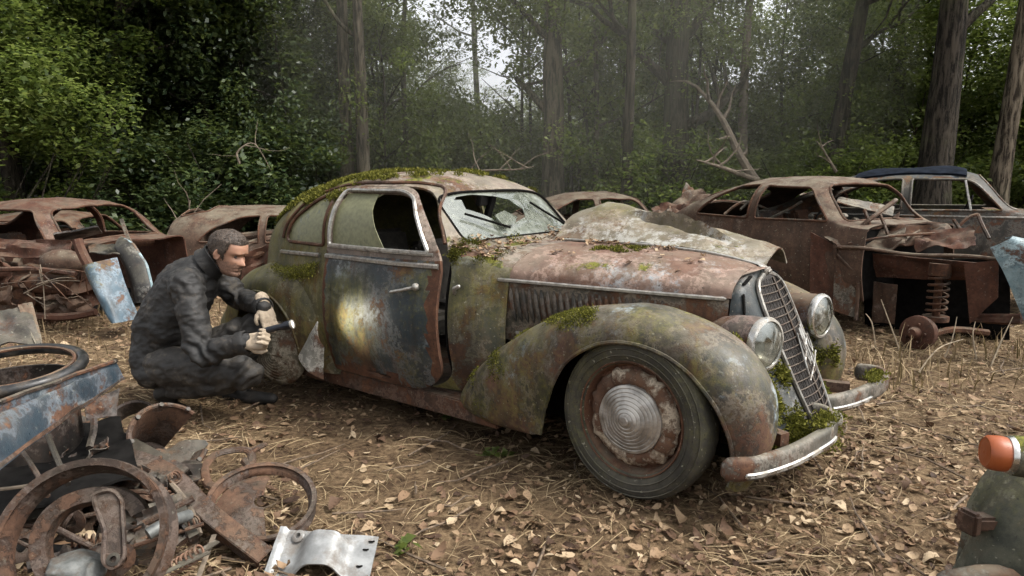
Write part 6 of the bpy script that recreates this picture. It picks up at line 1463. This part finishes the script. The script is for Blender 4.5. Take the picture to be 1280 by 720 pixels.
# black torn panel standing behind
mb = quad([at(-30, 400, 3.1), at(36, 380, 3.2), at(52, 430, 3.0), at(-20, 432, 2.9)], .03, 3); jt(mb, 'torn_panel', 'black torn panel standing behind the black hoop at the left edge', 'body panel', M_blk, thick=.006)
mb = quad([at(22, 382, 3.18), at(40, 379, 3.22), at(54, 432, 3.02), at(44, 432, 2.98)], .008, 5); jt(mb, 'panel_edge', 'narrow bent strip at the right side of the black torn panel', 'metal strip', M_sed, thick=.006)
# chassis rail running down to the right: open channel
def channel(p, w_, d_, t_, up=(0, 0, 1)):
    mb = MB(); P = catmull(p, 6); n = len(P); sec_ = [(-w_, 0), (w_, 0), (w_, -d_), (w_-t_, -d_), (w_-t_, -t_), (-w_+t_, -t_), (-w_+t_, -d_), (-w_, -d_)]; vs = []
    for i, q in enumerate(P):
        t = (P[min(i+1, n-1)]-P[max(i-1, 0)]).normalized(); s = t.cross(V(up)).normalized(); u_ = s.cross(t)
        for a, b in sec_: vs.append(q+s*a+u_*b)
    k = 8; fs = [(i*k+j, i*k+(j+1) % k, (i+1)*k+(j+1) % k, (i+1)*k+j) for i in range(n-1) for j in range(k)]+[tuple(range(k)), tuple((n-1)*k+j for j in range(k-1, -1, -1))]
    return mb.add(vs, fs)
mb = channel([at(58, 540, 2.75), at(130, 560, 2.6), at(205, 586, 2.46), at(262, 640, 2.30), at(332, 694, 2.18)], .034, .06, .007, (.2, -.5, .84)); jt(mb, 'chassis_rail', 'long rusty chassis rail sloping down to the right between the rims', 'chassis rail', M_j1, bevel=.003)
mb = channel([at(88, 520, 2.9), at(150, 545, 2.75), at(232, 590, 2.6)], .022, .05, .006, (.1, -.6, .8)); jt(mb, 'chassis_rail', 'short dark rail lying just behind the long rusty one', 'chassis rail', M_j2, bevel=.003)
mb = channel([at(-40, 620, 2.4), at(60, 590, 2.5), at(150, 570, 2.6)], .03, .05, .006, (0, -.5, .86)); jt(mb, 'chassis_rail', 'dark rail in the shadow under the blue panel', 'chassis rail', M_j2)
# bucket: half-open rusty housing on its side
BM = axisM(at(200, 562, 2.78), (.62, -.45, .62))
mb = MB(); mb.lathe([(.105, -.16), (.112, -.10), (.118, 0), (.150, .10), (.158, .12), (.150, .124)], BM, 34, a0=.5, a1=5.6, jit=lambda r, h, a: (r*(1+.03*math.sin(a*2)), h)); mb.lathe([(.10, -.15), (.03, -.15), (.0, -.15)], BM, 24); BK = jt(mb, 'rusty_housing', 'open rusty bell shaped housing standing in the middle of the scrap pile', 'housing', M_j1, thick=.008)
mb = MB(); e = BM @ V((.17, 0, .10)); mb.tube([BM @ V((.155*math.cos(a), .155*math.sin(a), .115)) for a in np.linspace(.5, 5.6, 30)], .010, 7); mb.build('rim', M_j1, BK)
mb = MB()
for k in range(7): a = .7+k*.75; mb.tube([BM @ V((.150*math.cos(a), .150*math.sin(a), .118)), BM @ V((.150*math.cos(a), .150*math.sin(a), .135))], .010, 6)
mb.build('bolts', M_j2, BK)['kind'] = 'stuff'
RM = axisM(at(166, 526, 2.95), (.1, -.55, .8)); mb = MB(); mb.lathe([(.088, .02), (.095, .03), (.10, .02), (.098, -.06), (.088, -.06), (.086, .02)], RM, 30); jt(mb, 'ring_housing', 'dark ring shaped casting left of the bell shaped housing', 'housing', M_j2)
# looped bracket
lp_ = [at(255, 584, 2.85), at(270, 568, 2.95), at(300, 562, 3.0), at(314, 566, 3.0), at(312, 584, 2.9), at(292, 604, 2.78), at(262, 606, 2.74)]
mb = MB(); mb.tube(catmull(lp_+[lp_[0]], 6)[:-1], .020, 8, flat=.55, closed=True); mb.tube([at(312, 566, 3.0), at(322, 560, 3.04), at(330, 556, 3.08)], .018, 8, flat=.6, round_caps=True); mb.tube([at(306, 576, 2.95), at(316, 590, 2.88), at(318, 604, 2.84)], [.02, .016, .012], 8)
jt(mb, 'loop_bracket', 'rusty looped bracket lying on the leaves right of the bell shaped housing', 'bracket', M_j1)
# wheel rims
def rim(cpos, ax, R, name, label, mat, hs=1.0):
    M = axisM(cpos, ax) @ Matrix.Scale(hs, 4, (0, 0, 1)); mb = MB(); mb.lathe([(R*.90, .055), (R*.985, .060), (R, .045), (R*.965, .03), (R*.90, .012), (R*.87, -.02), (R*.90, -.035), (R*.985, -.05), (R*.99, -.06), (R*.93, -.058)], M, 60, jit=lambda r, h, a: (r*(1+.006*math.sin(3*a)), h+.004*math.sin(2*a)))
    return jt(mb, name, label, 'wheel rim', mat, smooth=60, thick=.005), M
ro, M1 = rim(at(110, 676, 1.80), (.16, -.83, .53), .226, 'wheel_rim', 'large rusty wheel rim leaning in the front of the scrap pile', M_j1)
mb = MB(); mb.lathe([(.155, -.03), (.150, -.012), (.120, -.015), (.116, -.05), (.13, -.07)], M1, 40, a0=.5, a1=3.9, jit=lambda r, h, a: (r*(1+.04*math.sin(a*3)), h)); mb.build('brake_band', M_j1, ro, thick=.006)
# fork bracket in the rim
pts = [(.005, .125), (.055, .135), (.085, .105), (.110, -.055), (.085, -.085), (.055, -.065), (.05, .02), (.02, .085)]
mb = MB(); mb.prism(rounded(pts, .018, 4), .012, M1 @ Matrix.Translation((0, 0, .01))); AR = mb.build('arm', M_j1, None, bevel=.003); tag(AR, 'rusty fork shaped arm lying inside the large rim', 'lever arm')
mb = MB(); Pp = [M1 @ V((p.x, p.y, .024)) for p in rounded(pts, .018, 4)]; mb.tube(Pp, .007, 6, closed=True); mb.build('edge_fold', M_j1, AR)
mb = MB(); mb.lathe([(.016, .0), (.018, .012), (.009, .014), (.008, .0)], M1 @ Matrix.Translation((.084, -.058, .022)), 16); mb.build('boss', M_j2, AR)
# grey casting inside
mb = MB(); c = M1 @ V((-.045, -.075, -.06)); mb.sphere(c, (.085, .07, .055), 22, 14); mb.box(c+V((.0, -.03, .02)), (.10, .06, .05), (.3, .2, .4)); mb.tube([c, c+V((.08, -.03, .02))], .03, 12)
CG = remeshed('gearbox_casting', mb, .007, simple('grey cast iron', (.11, .115, .11), .6, .3, .4, .5, 22, dirt=(.06, .045, .032)), None, 4, lambda p, n: .004*noise.noise(p*30)); tag(CG, 'grey iron casting half buried inside the large rim', 'casting')
ro2, M2 = rim(at(328, 630, 2.48), (.18, -.30, .94), .205, 'wheel_rim', 'smaller rusty rim lying nearly flat on the leaves right of the rail', M_j1, .5)
mb = MB(); mb.lathe([(.17, -.03), (.13, .0), (.09, .035), (.05, .045), (.03, .03)], M2, 40, a0=1.2, a1=4.6); mb.build('disc', M_j1, ro2, thick=.005)
# alloy plate at the bottom edge
A = [at(352, 672, 2.30), at(474, 682, 2.28), at(462, 735, 2.12), at(330, 735, 2.12)]
def ap(u, v):
    b = math.exp(-((u-.50)/.20)**4)*min(1, max(0, (v-.08)/.2))
    return A[0].lerp(A[1], u).lerp(A[3].lerp(A[2], u), v)+V((0, 0, .03+.055*b+.012*(u < .06)+.004*nz(u*4, v*4, 2)))
mb = MB(); mb.grid(ap, 40, 26); AP = jt(mb, 'alloy_plate', 'pale alloy cover plate with a raised middle at the bottom edge', 'plate', M_alu, smooth=50, thick=.006)
for u, v in ((.90, .30), (.88, .72), (.94, .12)):
    mb = MB(); p = ap(u, v); mb.lathe([(.013, .002), (.009, .0035), (0, .003)], Matrix.Translation(p+V((0, 0, .003))), 14); mb.build('bolt_hole', M_black, AP)
mb = MB(); p = ap(.22, .16); mb.lathe([(.022, 0), (.024, .018), (.018, .022), (.011, .022), (.010, .01)], axisM(p, (-.2, -.5, .8)), 18); mb.build('boss', M_alu, AP)
# pipe, sticks and dark plates that fill the heap
mb = path([at(185, 668, 2.05), at(208, 654, 2.1), at(236, 644, 2.2)], .020, 10); jt(mb, 'pipe', 'short grey pipe lying right of the large rim', 'pipe', simple('grey pipe', (.12, .125, .12), .5, .4, .3, .2, 20))
for k, (a, b, w_, m_) in enumerate((((225, 705, 1.98), (272, 676, 2.1), .012, M_sed), ((205, 716, 1.92), (262, 690, 2.02), .009, M_sed), ((248, 722, 1.95), (268, 668, 2.15), .007, M_dry))):
    mb = MB(); mb.box((0, 0, 0), (w_*2.4, .004, (at(*b)-at(*a)).length)); 
    o = jt(mb, 'metal_strip', ('upper thin bent strip between the large rim and the end of the rail', 'lower thin bent strip beside the large rim at the bottom edge', 'narrow pale strip standing by the end of the rail')[k], 'metal strip', m_, bevel=.0015)
    o.location = at(*a).lerp(at(*b), .5); o.rotation_euler = (at(*b)-at(*a)).to_track_quat('Z', 'Y').to_euler()
HEAP = thing('scrap_heap', 'dark tangle of torn plates and rods at the base of the scrap pile', 'scrap metal', (-1.5, 2.35, 0)); r_ = random.Random(77)
HO = V((-1.5, 2.35, 0))
def hadd(mb, name, mat, **kw): mb.v = [tuple(V(p)-HO) for p in mb.v]; return mb.build(name, mat, HEAP, **kw)
for k in range(18):
    px = r_.uniform(-40, 190); py = r_.uniform(520+max(0, (px-60))*.3, 690); Y = lerp(2.9, 2.0, (py-500)/200)+.12; s = r_.uniform(.18, .38); c = at(px, py, Y); c.z = max(.05, c.z-.05)
    hadd(crumple(c, (s, r_.uniform(-.15, .15), r_.uniform(-.08, .08)), (r_.uniform(-.08, .08), s*.6, r_.uniform(.02, .16)), .05, 100+k), 'torn_plate', (M_j2, M_j2, M_j1)[k % 3], thick=.005)
for k, pts in enumerate([[(60, 545, 2.3), (72, 575, 2.2), (85, 605, 2.1)], [(-5, 612, 2.0), (40, 606, 2.05), (95, 590, 2.15)], [(25, 560, 2.2), (45, 590, 2.1), (60, 620, 2.0)], [(110, 500, 2.7), (118, 530, 2.6), (112, 560, 2.5)], [(210, 600, 2.4), (235, 630, 2.3), (250, 668, 2.2)]]):
    hadd(path([at(*p) for p in pts], (.010, .006, .008, .014, .01)[k], 6), 'rod', (M_j2, M_dry, M_j1)[k % 3])
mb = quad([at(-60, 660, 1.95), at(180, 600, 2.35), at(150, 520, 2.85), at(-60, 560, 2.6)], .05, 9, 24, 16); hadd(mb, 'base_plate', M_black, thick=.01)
mb = quad([at(105, 505, 2.62), at(150, 485, 2.72), at(146, 520, 2.66), at(108, 525, 2.6)], .01, 2); hadd(mb, 'torn_plate', M_j2, thick=.006)


# smaller bits that make the tangle
r_ = random.Random(123)
def heap_at():
    px = r_.uniform(-20, 235); lo = 545+max(0, px-60)*.30; py = r_.uniform(lo, 712); Y = lerp(2.75, 1.95, (py-520)/195); p = at(px, py, Y); p.z = max(.03, min(p.z, .55)); return p
for k in range(46):
    c = heap_at(); d = V((r_.uniform(-1, 1), r_.uniform(-.6, .6), r_.uniform(-.5, .5))).normalized(); kind = k % 5; m_ = (M_j1, M_j2, M_j1, M_rust, M_j2)[k % 5]
    if kind == 0:
        mb = MB(); l_ = r_.uniform(.08, .2); mb.tube([c-d*l_, c, c+d*l_+V((0, 0, r_.uniform(-.05, .05)))], r_.uniform(.006, .014), 8); hadd(mb, 'rod', m_)
    elif kind == 1:
        mb = channel([c-d*r_.uniform(.06, .14), c, c+d*r_.uniform(.06, .14)], .016, .022, .004, (.1, -.5, .8)); hadd(mb, 'bracket', m_)
    elif kind == 2:
        mb = MB(); mb.lathe([(.022, -.004), (.050, -.006), (.054, .004), (.040, .010), (.024, .010), (.022, -.004)], axisM(c, d+V((0, -.5, .6))), 22); hadd(mb, 'flange_ring', m_)
    elif kind == 3:
        mb = MB(); q = axisM(c, d); mb.tube([q @ V((.022*math.cos(a), .022*math.sin(a), -.06+.12*a/(2*PI*6))) for a in np.linspace(0, 2*PI*6, 70)], .0042, 5); hadd(mb, 'coil_spring', m_)
    else:
        mb = crumple(c, d*r_.uniform(.1, .2), (r_.uniform(-.05, .05), r_.uniform(.05, .12), r_.uniform(.03, .1)), .04, 200+k); hadd(mb, 'torn_plate', m_, thick=.003)
x = rg.uniform(-2.1, -.9, 420); y = rg.uniform(1.75, 2.9, 420); z = gh(x, y)+.02+np.clip((-1.15-x)*.35, 0, .34)*rg.uniform(.3, 1, 420)
scatter_leaves('scrap_leaves', x, y, z, rg.uniform(.02, .055, 420), .6, rg, 'dead leaves caught in the gaps of the scrap pile')
